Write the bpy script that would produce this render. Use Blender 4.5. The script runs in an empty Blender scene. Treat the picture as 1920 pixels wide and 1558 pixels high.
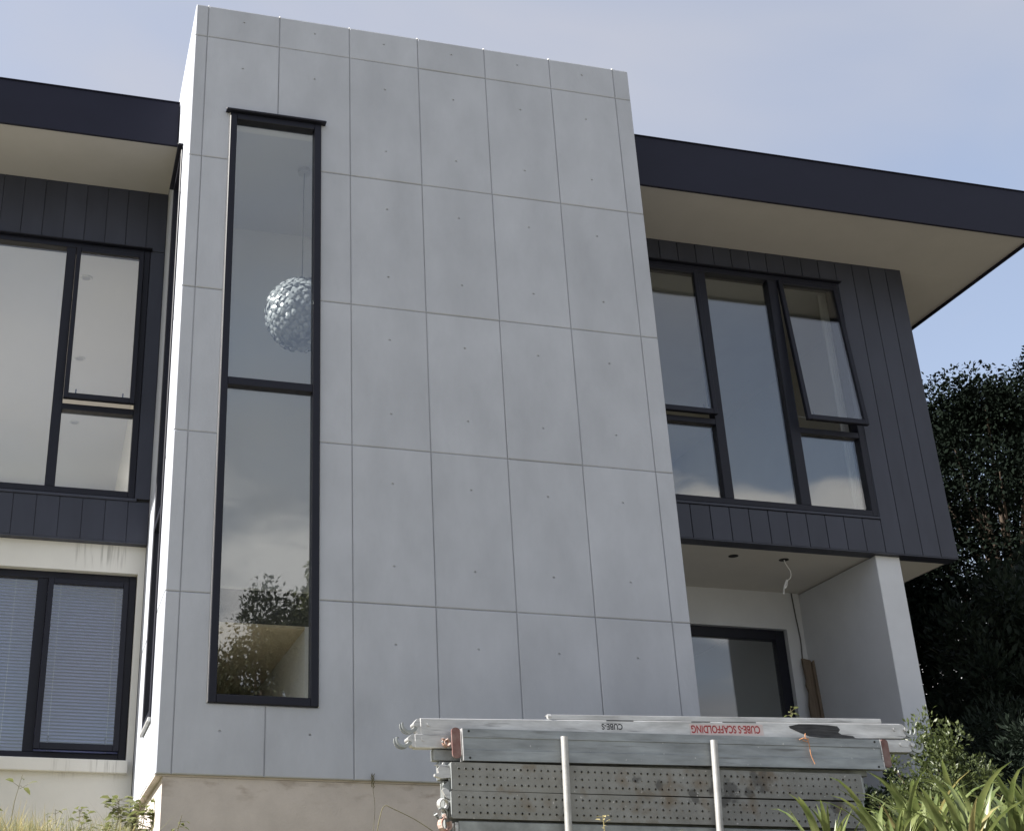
import bpy, bmesh, math, random
import numpy as np
from mathutils import Matrix, Vector

rnd = random.Random(7)
scene = bpy.context.scene
COL = scene.collection

# ------------------------------------------------------------------ camera
cam_data = bpy.data.cameras.new('camera')
cam = bpy.data.objects.new('camera', cam_data)
COL.objects.link(cam)
scene.camera = cam
CAM_POS = Vector((-0.8395, -8.4098, -1.2919))
YAW, PITCH, ROLL = math.radians(12.9255), math.radians(23.6972), math.radians(-0.089)
fwd = Vector((math.sin(YAW) * math.cos(PITCH), math.cos(YAW) * math.cos(PITCH), math.sin(PITCH)))
rgt = fwd.cross(Vector((0, 0, 1))).normalized()
upv = rgt.cross(fwd)
rgt, upv = (math.cos(ROLL) * rgt + math.sin(ROLL) * upv), (-math.sin(ROLL) * rgt + math.cos(ROLL) * upv)
cam.matrix_world = Matrix(((rgt.x, upv.x, -fwd.x, CAM_POS.x), (rgt.y, upv.y, -fwd.y, CAM_POS.y),
                           (rgt.z, upv.z, -fwd.z, CAM_POS.z), (0, 0, 0, 1)))
cam_data.sensor_fit = 'HORIZONTAL'
cam_data.sensor_width = 36.0
cam_data.lens = 36.0 * 2413.8 / 1920.0
cam_data.shift_x = (960 - 633.08) / 1920.0
cam_data.shift_y = (806.25 - 779) / 1920.0
cam_data.clip_start = 0.05
cam_data.clip_end = 2000

# ------------------------------------------------------------------ world, sun, exposure
SUN_EL, SUN_AZ = math.radians(42), math.radians(-87.5)      # azimuth from +Y, clockwise: from the left, a little behind the facade
world = bpy.data.worlds.new('World')
scene.world = world
world.use_nodes = True
wt = world.node_tree
WN, WL = wt.nodes, wt.links
sky = WN.new('ShaderNodeTexSky')
sky.sky_type = 'NISHITA'
sky.sun_disc = False
sky.sun_elevation = SUN_EL
sky.sun_rotation = SUN_AZ
sky.dust_density = 2.0
sky.air_density = 1.0
def wnode(t, **kw):
    n = WN.new(t)
    for k, v in kw.items():
        setattr(n, k, v)
    return n
def wmath(op, a, b=None, c=None):
    n = wnode('ShaderNodeMath', operation=op)
    for i, s in enumerate((a, b, c)):
        if s is None: continue
        if isinstance(s, (int, float)): n.inputs[i].default_value = s
        else: WL.new(s, n.inputs[i])
    return n.outputs[0]
tc = wnode('ShaderNodeTexCoord')
sep = wnode('ShaderNodeSeparateXYZ')
WL.new(tc.outputs['Generated'], sep.inputs[0])
zc = wmath('MAXIMUM', sep.outputs[2], 0.0)
zd = wmath('ADD', zc, 0.22)
comb = wnode('ShaderNodeCombineXYZ')
WL.new(wmath('DIVIDE', sep.outputs[0], zd), comb.inputs[0])
WL.new(wmath('DIVIDE', sep.outputs[1], zd), comb.inputs[1])
veil = wnode('ShaderNodeTexNoise')
veil.inputs['Scale'].default_value = 1.15
veil.inputs['Detail'].default_value = 5
veil.inputs['Roughness'].default_value = 0.5
veil.inputs['Distortion'].default_value = 0.5
WL.new(comb.outputs[0], veil.inputs['Vector'])
vr = wnode('ShaderNodeMapRange')
vr.inputs['From Min'].default_value = 0.38; vr.inputs['From Max'].default_value = 0.66
vr.inputs['To Min'].default_value = 0.38; vr.inputs['To Max'].default_value = 0.95
WL.new(veil.outputs['Fac'], vr.inputs['Value'])
# low cumulus all round the horizon
cmap = wnode('ShaderNodeMapping')
cmap.inputs['Scale'].default_value = (1, 1, 2.2)
cmap.inputs['Location'].default_value = (2, 7, 3)
WL.new(tc.outputs['Generated'], cmap.inputs['Vector'])
cum = wnode('ShaderNodeTexNoise')
cum.inputs['Scale'].default_value = 3.6
cum.inputs['Detail'].default_value = 7
cum.inputs['Roughness'].default_value = 0.52
WL.new(cmap.outputs[0], cum.inputs['Vector'])
elev = wnode('ShaderNodeMapRange')
elev.inputs['From Min'].default_value = 0.365; elev.inputs['From Max'].default_value = 0.50
elev.inputs['To Min'].default_value = -0.002; elev.inputs['To Max'].default_value = -0.40
WL.new(sep.outputs[2], elev.inputs['Value'])
cfac = wnode('ShaderNodeMapRange', interpolation_type='SMOOTHSTEP')
cfac.inputs['From Min'].default_value = 0.50; cfac.inputs['From Max'].default_value = 0.60
WL.new(wmath('ADD', cum.outputs['Fac'], elev.outputs[0]), cfac.inputs['Value'])
mixv = wnode('ShaderNodeMix', data_type='RGBA')
WL.new(vr.outputs[0], mixv.inputs['Factor'])
WL.new(sky.outputs[0], mixv.inputs['A'])
mixv.inputs['B'].default_value = (2.42, 2.42, 2.60, 1)
mixc = wnode('ShaderNodeMix', data_type='RGBA')
WL.new(cfac.outputs[0], mixc.inputs['Factor'])
WL.new(mixv.outputs['Result'], mixc.inputs['A'])
mixc.inputs['B'].default_value = (5.6, 5.5, 5.45, 1)
bg = WN['Background']
WL.new(mixc.outputs['Result'], bg.inputs['Color'])
bg.inputs['Strength'].default_value = 0.10

sun_data = bpy.data.lights.new('sun', 'SUN')
sun_data.energy = 4.9
sun_data.angle = math.radians(0.53)
sun_data.color = (1.0, 0.955, 0.90)
sun = bpy.data.objects.new('sun', sun_data)
COL.objects.link(sun)
to_sun = Vector((math.sin(SUN_AZ) * math.cos(SUN_EL), math.cos(SUN_AZ) * math.cos(SUN_EL), math.sin(SUN_EL)))
sun.rotation_euler = to_sun.to_track_quat('Z', 'Y').to_euler()
sun.location = to_sun * 40

scene.view_settings.view_transform = 'Standard'
scene.view_settings.look = 'None'
scene.view_settings.gamma = 1
scene.view_settings.use_curve_mapping = False
scene.view_settings.exposure = 1.38
scene.cycles.max_bounces = 10
scene.cycles.diffuse_bounces = 6
scene.cycles.glossy_bounces = 5
scene.cycles.transparent_max_bounces = 24
scene.cycles.use_denoising = True
scene.cycles.sample_clamp_indirect = 6
scene.cycles.caustics_reflective = False

# ------------------------------------------------------------------ helpers
WLOC = {}

def place(o, parent):
    COL.objects.link(o)
    if parent is not None:
        o.parent = parent
        o.matrix_parent_inverse = Matrix.Translation(-WLOC.get(parent.name, Vector((0, 0, 0))))
    return o

def curve(pts, sub=6):
    P = [Vector(p) for p in pts]
    P = [P[0] * 2 - P[1]] + P + [P[-1] * 2 - P[-2]]
    out = []
    for i in range(1, len(P) - 2):
        for k in range(sub):
            t = k / sub
            out.append(.5 * ((2 * P[i]) + (P[i + 1] - P[i - 1]) * t + (2 * P[i - 1] - 5 * P[i] + 4 * P[i + 1] - P[i + 2]) * t * t + (3 * P[i] - P[i - 1] - 3 * P[i + 1] + P[i + 2]) * t ** 3))
    return out + [P[-2]]

class MB:
    """collects faces for one mesh (world coordinates)"""
    def __init__(s): s.v, s.f, s.sm = [], [], []
    def add(s, vs, fs, smooth=False):
        b = len(s.v)
        s.v += [tuple(v) for v in vs]
        for f in fs:
            s.f.append(tuple(i + b for i in f)); s.sm.append(smooth)
        return s
    def box(s, x0, x1, y0, y1, z0, z1, bev=0.0):
        if bev > 0:
            return s.bevbox((x0 + x1) / 2, (y0 + y1) / 2, (z0 + z1) / 2, abs(x1 - x0), abs(y1 - y0), abs(z1 - z0), bev)
        vs = [(x0, y0, z0), (x1, y0, z0), (x1, y1, z0), (x0, y1, z0), (x0, y0, z1), (x1, y0, z1), (x1, y1, z1), (x0, y1, z1)]
        return s.add(vs, [(0, 3, 2, 1), (4, 5, 6, 7), (0, 1, 5, 4), (1, 2, 6, 5), (2, 3, 7, 6), (3, 0, 4, 7)])
    def bevbox(s, cx, cy, cz, lx, ly, lz, b):
        b = min(b, lx * .45, ly * .45, lz * .45)
        hx, hy, hz = lx / 2, ly / 2, lz / 2
        vs, idx = [], {}
        for sx in (-1, 1):
            for sy in (-1, 1):
                for sz in (-1, 1):
                    for k, (a, c, d) in enumerate(((0, b, b), (b, 0, b), (b, b, 0))):
                        idx[sx, sy, sz, k] = len(vs)
                        vs.append((cx + sx * (hx - a), cy + sy * (hy - c), cz + sz * (hz - d)))
        fs = []
        def q(ids, n):
            p = [Vector(vs[i]) for i in ids]
            nn = (p[1] - p[0]).cross(p[2] - p[0])
            fs.append(tuple(ids) if nn.dot(Vector(n)) > 0 else tuple(reversed(ids)))
        for sx in (-1, 1):
            q([idx[sx, a, c, 0] for a, c in ((-1, -1), (1, -1), (1, 1), (-1, 1))], (sx, 0, 0))
            q([idx[a, sx, c, 1] for a, c in ((-1, -1), (1, -1), (1, 1), (-1, 1))], (0, sx, 0))
            q([idx[a, c, sx, 2] for a, c in ((-1, -1), (1, -1), (1, 1), (-1, 1))], (0, 0, sx))
        for a in (-1, 1):
            for c in (-1, 1):
                q([idx[a, c, -1, 0], idx[a, c, 1, 0], idx[a, c, 1, 1], idx[a, c, -1, 1]], (a, c, 0))
                q([idx[a, -1, c, 0], idx[a, 1, c, 0], idx[a, 1, c, 2], idx[a, -1, c, 2]], (a, 0, c))
                q([idx[-1, a, c, 1], idx[1, a, c, 1], idx[1, a, c, 2], idx[-1, a, c, 2]], (0, a, c))
                for d in (-1, 1):
                    q([idx[a, c, d, k] for k in range(3)], (a, c, d))
        return s.add(vs, fs)
    def quad(s, a, b, c, d): return s.add([a, b, c, d], [(0, 1, 2, 3)])
    def tube(s, pts, r, n=8, cap=True, smooth=True):
        pts = [Vector(p) for p in pts]
        rs = r if isinstance(r, (list, tuple)) else [r] * len(pts)
        ring, prev = [], None
        for i, p in enumerate(pts):
            d = (pts[min(i + 1, len(pts) - 1)] - pts[max(i - 1, 0)]).normalized()
            if prev is None:
                a = d.cross(Vector((0, 0, 1)))
                if a.length < 1e-3: a = d.cross(Vector((1, 0, 0)))
            else:
                a = prev - d * prev.dot(d)
            a.normalize(); prev = a
            b = d.cross(a)
            for k in range(n):
                t = 2 * math.pi * k / n
                ring.append(p + rs[i] * (math.cos(t) * a + math.sin(t) * b))
        fs = []
        for i in range(len(pts) - 1):
            for k in range(n):
                fs.append((i * n + k, i * n + (k + 1) % n, (i + 1) * n + (k + 1) % n, (i + 1) * n + k))
        s.add(ring, fs, smooth)
        if cap:
            s.add(ring[:n], [tuple(range(n - 1, -1, -1))])
            s.add(ring[-n:], [tuple(range(n))])
        return s
    def prism(s, poly, y0, y1):
        """polygon in x,z (counter clockwise seen from -y) extruded along y"""
        n = len(poly)
        vs = [(x, y0, z) for x, z in poly] + [(x, y1, z) for x, z in poly]
        fs = [tuple(range(n)), tuple(range(2 * n - 1, n - 1, -1))]
        fs += [(i + n, (i + 1) % n + n, (i + 1) % n, i) for i in range(n)]
        return s.add(vs, fs)
    def transform(s, M):
        s.v = [tuple(M @ Vector(v)) for v in s.v]; return s
    def mesh(s, name, mat):
        me = bpy.data.meshes.new(name)
        me.from_pydata(s.v, [], s.f)
        me.polygons.foreach_set('use_smooth', s.sm)
        if mat: me.materials.append(mat)
        me.update()
        return me
    def build(s, name, mat, parent=None):
        return place(bpy.data.objects.new(name, s.mesh(name, mat)), parent)

def thing(name, label, cat, loc=(0, 0, 0), group=None):
    o = bpy.data.objects.new(name, None)
    o.empty_display_size = 0.2
    o.location = loc
    COL.objects.link(o)
    WLOC[o.name] = Vector(loc)
    return tag(o, label, cat, group)
def tag(o, label, cat, group=None):
    o['label'] = label; o['category'] = cat
    if group: o['group'] = group
    return o
def structure(o): o['kind'] = 'structure'; return o

# ------------------------------------------------------------------ materials
def material(name, color=(0.5, 0.5, 0.5), rough=0.6, metal=0.0, spec=0.5, var=0.0, vscale=3.0, stretch=(1, 1, 1),
             bump=0.0, bscale=60.0, color2=None, rvar=0.0, object_random=0.0):
    m = bpy.data.materials.new(name)
    m.use_nodes = True
    N, L = m.node_tree.nodes, m.node_tree.links
    b = N['Principled BSDF']
    b.inputs['Base Color'].default_value = (*color, 1)
    b.inputs['Roughness'].default_value = rough
    b.inputs['Metallic'].default_value = metal
    b.inputs['Specular IOR Level'].default_value = spec
    tcn = N.new('ShaderNodeNewGeometry')
    mp = N.new('ShaderNodeMapping')
    mp.inputs['Scale'].default_value = stretch
    L.new(tcn.outputs['Position'], mp.inputs['Vector'])
    m['map'] = mp.name
    if var > 0 or color2:
        n = N.new('ShaderNodeTexNoise')
        n.inputs['Scale'].default_value = vscale
        n.inputs['Detail'].default_value = 6
        n.inputs['Roughness'].default_value = 0.6
        L.new(mp.outputs[0], n.inputs['Vector'])
        c2 = color2 or tuple(c * (1 - var) for c in color)
        c1 = color if color2 else tuple(c * (1 + var * .6) for c in color)
        mx = N.new('ShaderNodeMix'); mx.data_type = 'RGBA'
        mr = N.new('ShaderNodeMapRange')
        mr.inputs['From Min'].default_value = .3; mr.inputs['From Max'].default_value = .7
        L.new(n.outputs['Fac'], mr.inputs['Value'])
        L.new(mr.outputs[0], mx.inputs['Factor'])
        mx.inputs['A'].default_value = (*c1, 1); mx.inputs['B'].default_value = (*c2, 1)
        out = mx.outputs['Result']
        if object_random > 0:
            oi = N.new('ShaderNodeObjectInfo')
            hs = N.new('ShaderNodeHueSaturation')
            r2 = N.new('ShaderNodeMapRange')
            r2.inputs['To Min'].default_value = 1 - object_random; r2.inputs['To Max'].default_value = 1 + object_random
            L.new(oi.outputs['Random'], r2.inputs['Value'])
            L.new(r2.outputs[0], hs.inputs['Value'])
            L.new(out, hs.inputs['Color'])
            out = hs.outputs[0]
        L.new(out, b.inputs['Base Color'])
        if rvar > 0:
            rr = N.new('ShaderNodeMapRange')
            rr.inputs['To Min'].default_value = rough - rvar; rr.inputs['To Max'].default_value = rough + rvar
            L.new(n.outputs['Fac'], rr.inputs['Value'])
            L.new(rr.outputs[0], b.inputs['Roughness'])
    if bump > 0:
        n2 = N.new('ShaderNodeTexNoise')
        n2.inputs['Scale'].default_value = bscale
        n2.inputs['Detail'].default_value = 4
        L.new(mp.outputs[0], n2.inputs['Vector'])
        bp = N.new('ShaderNodeBump')
        bp.inputs['Strength'].default_value = bump
        bp.inputs['Distance'].default_value = 0.01
        L.new(n2.outputs['Fac'], bp.inputs['Height'])
        L.new(bp.outputs[0], b.inputs['Normal'])
    return m

def add_stain(m, boxes, dark, stretch=(55, 55, 2.2), lo=.52, hi=.68, strength=.6):
    """dirty run-off streaks inside boxes given as (x0,x1,z0,z1)"""
    N, L = m.node_tree.nodes, m.node_tree.links
    b = N['Principled BSDF']
    src = b.inputs['Base Color'].links[0].from_socket if b.inputs['Base Color'].links else None
    g = N.new('ShaderNodeNewGeometry'); sp = N.new('ShaderNodeSeparateXYZ')
    L.new(g.outputs['Position'], sp.inputs[0])
    def mth(op, a, c):
        n = N.new('ShaderNodeMath'); n.operation = op
        for i, q in enumerate((a, c)):
            if isinstance(q, (int, float)): n.inputs[i].default_value = q
            else: L.new(q, n.inputs[i])
        return n.outputs[0]
    def win(sock, a, c, soft):
        r = []
        for e0, e1 in ((a - soft, a + soft), (c + soft, c - soft)):
            n = N.new('ShaderNodeMapRange')
            n.inputs['From Min'].default_value = e0; n.inputs['From Max'].default_value = e1
            L.new(sock, n.inputs['Value']); r.append(n.outputs[0])
        return mth('MULTIPLY', r[0], r[1])
    tot = None
    for x0, x1, z0, z1 in boxes:
        w = mth('MULTIPLY', win(sp.outputs[0], x0, x1, .03), win(sp.outputs[2], z0, z1, .06))
        tot = w if tot is None else mth('MAXIMUM', tot, w)
    mp = N.new('ShaderNodeMapping'); mp.inputs['Scale'].default_value = stretch
    L.new(g.outputs['Position'], mp.inputs['Vector'])
    n = N.new('ShaderNodeTexNoise'); n.inputs['Scale'].default_value = 1.0; n.inputs['Detail'].default_value = 3
    L.new(mp.outputs[0], n.inputs['Vector'])
    r = N.new('ShaderNodeMapRange'); r.inputs['From Min'].default_value = lo; r.inputs['From Max'].default_value = hi
    L.new(n.outputs['Fac'], r.inputs['Value'])
    fac = mth('MULTIPLY', mth('MULTIPLY', tot, r.outputs[0]), strength)
    mx = N.new('ShaderNodeMix'); mx.data_type = 'RGBA'
    L.new(fac, mx.inputs['Factor'])
    if src: L.new(src, mx.inputs['A'])
    else: mx.inputs['A'].default_value = b.inputs['Base Color'].default_value
    mx.inputs['B'].default_value = (*dark, 1)
    L.new(mx.outputs['Result'], b.inputs['Base Color'])

def glass_material(name, r0, tint=(0.93, 0.95, 0.95), rough=0.0):
    m = bpy.data.materials.new(name)
    m.use_nodes = True
    N, L = m.node_tree.nodes, m.node_tree.links
    N.remove(N['Principled BSDF'])
    out = N['Material Output']
    tr = N.new('ShaderNodeBsdfTransparent'); tr.inputs[0].default_value = (*tint, 1)
    gl = N.new('ShaderNodeBsdfGlossy'); gl.inputs['Roughness'].default_value = rough
    gl.inputs['Color'].default_value = (1, 1, 1, 1)
    lw = N.new('ShaderNodeLayerWeight'); lw.inputs['Blend'].default_value = 0.5
    pw = N.new('ShaderNodeMath'); pw.operation = 'POWER'; pw.inputs[1].default_value = 5
    L.new(lw.outputs['Facing'], pw.inputs[0])
    mr = N.new('ShaderNodeMapRange'); mr.inputs['To Min'].default_value = r0; mr.inputs['To Max'].default_value = 1
    L.new(pw.outputs[0], mr.inputs['Value'])
    # slight waviness of float glass
    g = N.new('ShaderNodeNewGeometry')
    nz = N.new('ShaderNodeTexNoise'); nz.inputs['Scale'].default_value = 1.3; nz.inputs['Detail'].default_value = 1
    L.new(g.outputs['Position'], nz.inputs['Vector'])
    bp = N.new('ShaderNodeBump'); bp.inputs['Strength'].default_value = .05; bp.inputs['Distance'].default_value = .05
    L.new(nz.outputs['Fac'], bp.inputs['Height'])
    L.new(bp.outputs[0], gl.inputs['Normal'])
    mx = N.new('ShaderNodeMixShader')
    L.new(mr.outputs[0], mx.inputs[0]); L.new(tr.outputs[0], mx.inputs[1]); L.new(gl.outputs[0], mx.inputs[2])
    L.new(mx.outputs[0], out.inputs['Surface'])
    return m

def leaf_material(name, color, color2, rough=.45, translucent=.35, scale=9):
    m = material(name, color, rough, spec=.4 if rough < .6 else .12 if rough < .9 else .03, color2=color2, vscale=scale)
    N, L = m.node_tree.nodes, m.node_tree.links
    b = N['Principled BSDF']
    t = N.new('ShaderNodeBsdfTranslucent')
    src = b.inputs['Base Color'].links[0].from_socket
    hs = N.new('ShaderNodeHueSaturation'); hs.inputs['Value'].default_value = 1.4; hs.inputs['Saturation'].default_value = 1.1
    L.new(src, hs.inputs['Color']); L.new(hs.outputs[0], t.inputs['Color'])
    mx = N.new('ShaderNodeMixShader'); mx.inputs[0].default_value = translucent
    L.new(b.outputs[0], mx.inputs[1]); L.new(t.outputs[0], mx.inputs[2])
    L.new(mx.outputs[0], N['Material Output'].inputs['Surface'])
    return m

M = {}
M['concrete'] = material('painted_concrete', (.395, .418, .465),   .75, var=.115, vscale=2.6, stretch=(1, 1, .5), bump=.2, bscale=45, object_random=.035, spec=.3)
M['joint'] = material('joint_sealant', (.35, .37, .41), .9, color2=(.22, .228, .245), vscale=2.3)
M['plinth'] = material('plinth_render', (.52, .475, .44), .9, var=.10, vscale=5, bump=.3, bscale=70, spec=.2)
add_stain(M['plinth'], [(-.1, 3.8, -.14, .02)], (.24, .19, .15), stretch=(7, 7, 16), lo=.56, hi=.72, strength=.5)
M['render'] = material('cream_render', (.66, .65, .61), .85, var=.05, vscale=3, bump=.12, bscale=120, spec=.25)
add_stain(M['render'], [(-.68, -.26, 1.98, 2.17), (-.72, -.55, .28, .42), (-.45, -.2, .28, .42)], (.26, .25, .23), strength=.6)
M['porch_render'] = material('pale_render', (.56, .58, .61), .85, var=.05, vscale=3, bump=.1, bscale=110, spec=.25)
M['soffit'] = material('soffit_paint', (.44, .43, .43), .75, var=.04, vscale=3, bump=.05, bscale=90, spec=.25)
M['porch_ceiling'] = material('cream_ceiling', (.60, .58, .53), .8, var=.04, vscale=3, spec=.25)
M['cladding'] = material('dark_cladding', (.038, .042, .060), .42, var=.12, vscale=6, stretch=(1, 1, .3), bump=.04, bscale=30, object_random=.08, spec=.3)
M['fascia'] = material('fascia_steel', (.011, .012, .025), .55, var=.12, vscale=2, stretch=(.5, 1, 1), bump=.03, bscale=8, spec=.22)
M['frame'] = material('window_frame_black', (.010, .011, .019), .45, var=.1, vscale=8, spec=.25)
M['glass'] = glass_material('window_glass', .105)
M['white_paint'] = material('interior_white', (.80, .79, .77), .8, var=.03, vscale=2)
M['ceiling'] = material('interior_ceiling', (.66, .665, .69), .85, var=.02, vscale=2)
M['wood_floor'] = material('timber_floor', (.36, .325, .29), .45, var=.2, vscale=6, stretch=(1, 8, 1))
M['pale_floor'] = material('pale_floor', (.66, .63, .58), .6, var=.1, vscale=6)
M['dark_inner'] = material('dark_interior', (.06, .06, .058), .7, var=.2, vscale=5)
M['grey_inner'] = material('grey_interior', (.40, .40, .40), .8, var=.05, vscale=3)
M['tan_inner'] = material('tan_interior', (.62, .52, .36), .8, var=.1, vscale=3)
M['blind'] = material('blind_slat', (.22, .23, .40), .45, var=.05, vscale=10)
M['light_trim'] = material('chrome_trim', (.55, .55, .56), .3, metal=.6, var=.05, vscale=20)
M['dark_hole'] = material('dark_hole', (.01, .01, .01), .8, var=.1, vscale=10)
M['galv'] = material('galvanised_steel', (.30, .32, .32), .52, metal=.5, var=.35, vscale=7, stretch=(1, 1, 1), bump=.08, bscale=90, rvar=.12)
M['galv_flat'] = material('galvanised_sheet', (.28, .305, .32), .5, metal=.5, var=.34, vscale=6, stretch=(.5, 1, 2.5), bump=.06, bscale=40, rvar=.12)
M['galv_old'] = material('weathered_steel_plank', (.28, .285, .275), .62, metal=.35, color2=(.195, .195, .18), vscale=6, bump=.2, bscale=80)
M['alu'] = material('aluminium', (.52, .525, .525), .45, metal=.5, var=.28, vscale=11, stretch=(.4, 1, 2), bump=.05, bscale=60, rvar=.1)
M['pole'] = material('steel_tube', (.38, .38, .37), .5, metal=.45, var=.2, vscale=12, bump=.05, bscale=80)
M['red'] = material('red_paint_worn', (.12, .032, .028), .7, color2=(.24, .17, .155), vscale=11, bump=.1, bscale=90)
M['rust'] = material('rusty_coupler', (.25, .12, .085), .75, color2=(.45, .38, .34), vscale=30, bump=.3, bscale=120)
M['red_ink'] = material('red_print', (.33, .02, .025), .6, var=.35, vscale=60)
M['black_ink'] = material('black_print', (.015, .016, .018), .6, var=.3, vscale=60)
M['sticker'] = material('faded_pink_sticker', (.55, .42, .41), .5, color2=(.52, .48, .47), vscale=30)
M['tape'] = material('black_tape', (.012, .013, .015), .6, color2=(.06, .06, .064), vscale=14, stretch=(.6, 1, 6), spec=.3)
M['rope'] = material('orange_twine', (.55, .26, .12), .9, var=.3, vscale=90)
M['timber'] = material('weathered_timber', (.19, .145, .105), .85, color2=(.11, .085, .062), vscale=5, stretch=(12, 12, 1), bump=.2, bscale=60)
M['wire'] = material('white_cable', (.65, .65, .64), .5, var=.1, vscale=30)
M['wire_dark'] = material('grey_cable', (.09, .09, .09), .6, var=.1, vscale=30)
M['ground'] = material('dry_grass_ground', (.235, .205, .15), .95, color2=(.14, .145, .085), vscale=1.1, bump=.6, bscale=25, spec=.1)
M['drive'] = material('pale_driveway', (.40, .38, .35), .9, var=.15, vscale=1.2, bump=.3, bscale=80, spec=.2)
M['soil'] = material('dark_garden_soil', (.055, .042, .032), .95, color2=(.03, .024, .018), vscale=6, bump=.8, bscale=30, spec=.1)
M['bark'] = material('bark', (.10, .075, .055), .9, color2=(.06, .045, .035), vscale=9, stretch=(1, 1, .25), bump=.6, bscale=30, spec=.2)
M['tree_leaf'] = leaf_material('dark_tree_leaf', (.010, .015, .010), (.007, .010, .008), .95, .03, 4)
M['mirror_leaf'] = leaf_material('deep_green_leaf', (.055, .06, .032), (.022, .028, .016), .7, .2, 3)
M['tree_leaf2'] = leaf_material('grey_green_leaf', (.16, .17, .09), (.09, .10, .05), .5, .3, 3)
M['shrub_leaf'] = leaf_material('small_shrub_leaf', (.10, .12, .045), (.055, .075, .03), .4, .3, 10)
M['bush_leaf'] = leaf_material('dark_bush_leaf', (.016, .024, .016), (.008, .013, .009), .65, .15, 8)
M['strap_leaf'] = leaf_material('strap_leaf', (.20, .225, .09), (.085, .12, .04), .36, .3, 8)
M['dry_leaf'] = leaf_material('yellowed_leaf', (.34, .31, .14), (.22, .19, .09), .6, .3, 9)
M['weed_leaf'] = leaf_material('weed_leaf', (.20, .21, .10), (.10, .12, .05), .42, .35, 16)
M['dry_stem'] = leaf_material('dry_straw', (.46, .40, .22), (.34, .30, .15), .7, .3, 18)
M['weed_stem'] = material('weed_stem', (.13, .12, .055), .7, var=.2, vscale=20)
M['grass'] = leaf_material('grass_blade', (.28, .275, .18), (.17, .185, .085), .6, .35, 5)
M['crystal'] = material('pendant_shell', (.34, .355, .365), .22, var=.1, vscale=25, spec=.8)

# ------------------------------------------------------------------ ground
def ground_z(x, y):
    if y >= 0: z = -.50
    elif y >= -2.6: z = -.50 - .40 * (-y / 2.6)
    elif y >= -7.2:
        t = (-2.6 - y) / 4.6
        z = -.90 - 2.0 * (t * t * (3 - 2 * t))
    else: z = -2.90 - min(.6, (-7.2 - y) * .03)
    return z + .03 * math.sin(1.7 * x + .6 * y) * math.sin(1.3 * y - .4 * x)
gm = MB()
xs = [-400, -150, -60, -30, -18] + [-12 + .75 * i for i in range(46)] + [26, 36, 60, 150, 400]
ys = [-400, -150, -60, -30, -20, -14] + [-11 + .6 * i for i in range(34)] + [12, 20, 40, 90, 180, 400]
for y in ys:
    for x in xs: gm.v.append((x, y, ground_z(x, y)))
nx = len(xs)
for j in range(len(ys) - 1):
    for i in range(nx - 1):
        a = j * nx + i
        gm.f.append((a, a + 1, a + 1 + nx, a + nx)); gm.sm.append(True)
structure(gm.build('ground', M['ground']))
dm = MB()
dm.add([(-30, -14.5, -3.12), (30, -14.5, -3.12), (30, -7.7, -2.915), (-30, -7.7, -2.915)], [(0, 1, 2, 3)])
dm.v = [(x, y, z + .045) for x, y, z in dm.v]
structure(dm.build('driveway', M['drive']))

bed = MB()
bx = [2.7 + .4 * i for i in range(30)]; by = [-3.3 + .35 * i for i in range(30)]
for yy in by:
    for xx in bx:
        if yy > .2 and xx < 7.3: zz = -.9
        else: zz = ground_z(xx, yy) + .012 + .06 * min(1, (xx - 2.7) / .4, (yy + 3.3) / .5)
        bed.v.append((xx, yy, zz))
for j in range(29):
    for i in range(29):
        a = j * 30 + i
        bed.f.append((a, a + 1, a + 31, a + 30)); bed.sm.append(True)
structure(bed.build('garden_bed', M['soil']))

# ------------------------------------------------------------------ house
house = thing('modern_house', 'modern two-storey house with grey concrete-panel tower and dark clad wings', 'house', (0, 0, -.5))

TX0, TX1, TZ1 = -.104, 3.747, 6.24
ROWS = [0, 1.204, 2.387, 3.560, 4.739, 5.920, 6.24]
COLS = [TX0, 0, .6, 1.2, 1.8, 2.4, 3.0, 3.6, TX1]
WIN = (.212, .955, .465, 5.178)               # front window opening
SWIN = (.56, 1.18, .465, 5.20)                # side window opening (y, z)

# structural core of the tower (behind the panels)
core = MB()
CF = .010                                     # panels are 22 mm proud of the core
def core_front(x0, x1, z0, z1): core.box(x0, x1, CF, .20, z0, z1)
core_front(TX0 + CF, WIN[0], 0.004, TZ1 - .004)
core_front(WIN[1], TX1 - CF, 0.004, TZ1 - .004)
core_front(WIN[0], WIN[1], .004, WIN[2]); core_front(WIN[0], WIN[1], WIN[3], TZ1 - .004)
def core_side(y0, y1, z0, z1): core.box(TX0 + CF, TX0 + .19, y0, y1, z0, z1)
core_side(.20, SWIN[0], .004, TZ1 - .004); core_side(SWIN[1], 4.2, .004, TZ1 - .004)
core_side(SWIN[0], SWIN[1], .004, SWIN[2]); core_side(SWIN[0], SWIN[1], SWIN[3], TZ1 - .004)
core.box(TX1 - .19, TX1 - CF, .20, 4.2, .004, TZ1 - .004)
core.box(TX0 + CF, TX1 - CF, 4.2, 4.38, .004, TZ1 - .004)
for (a, b, c, d) in ((TX0 + .19, 1.9, .20, 4.2), (3.1, TX1 - .19, .20, 4.2), (1.9, 3.1, .20, .55), (1.9, 3.1, 1.85, 4.2)):
    core.box(a, b, c, d, TZ1 - .35, TZ1 - .12)
tower = core.build('concrete_tower', M['joint'], house)

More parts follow.
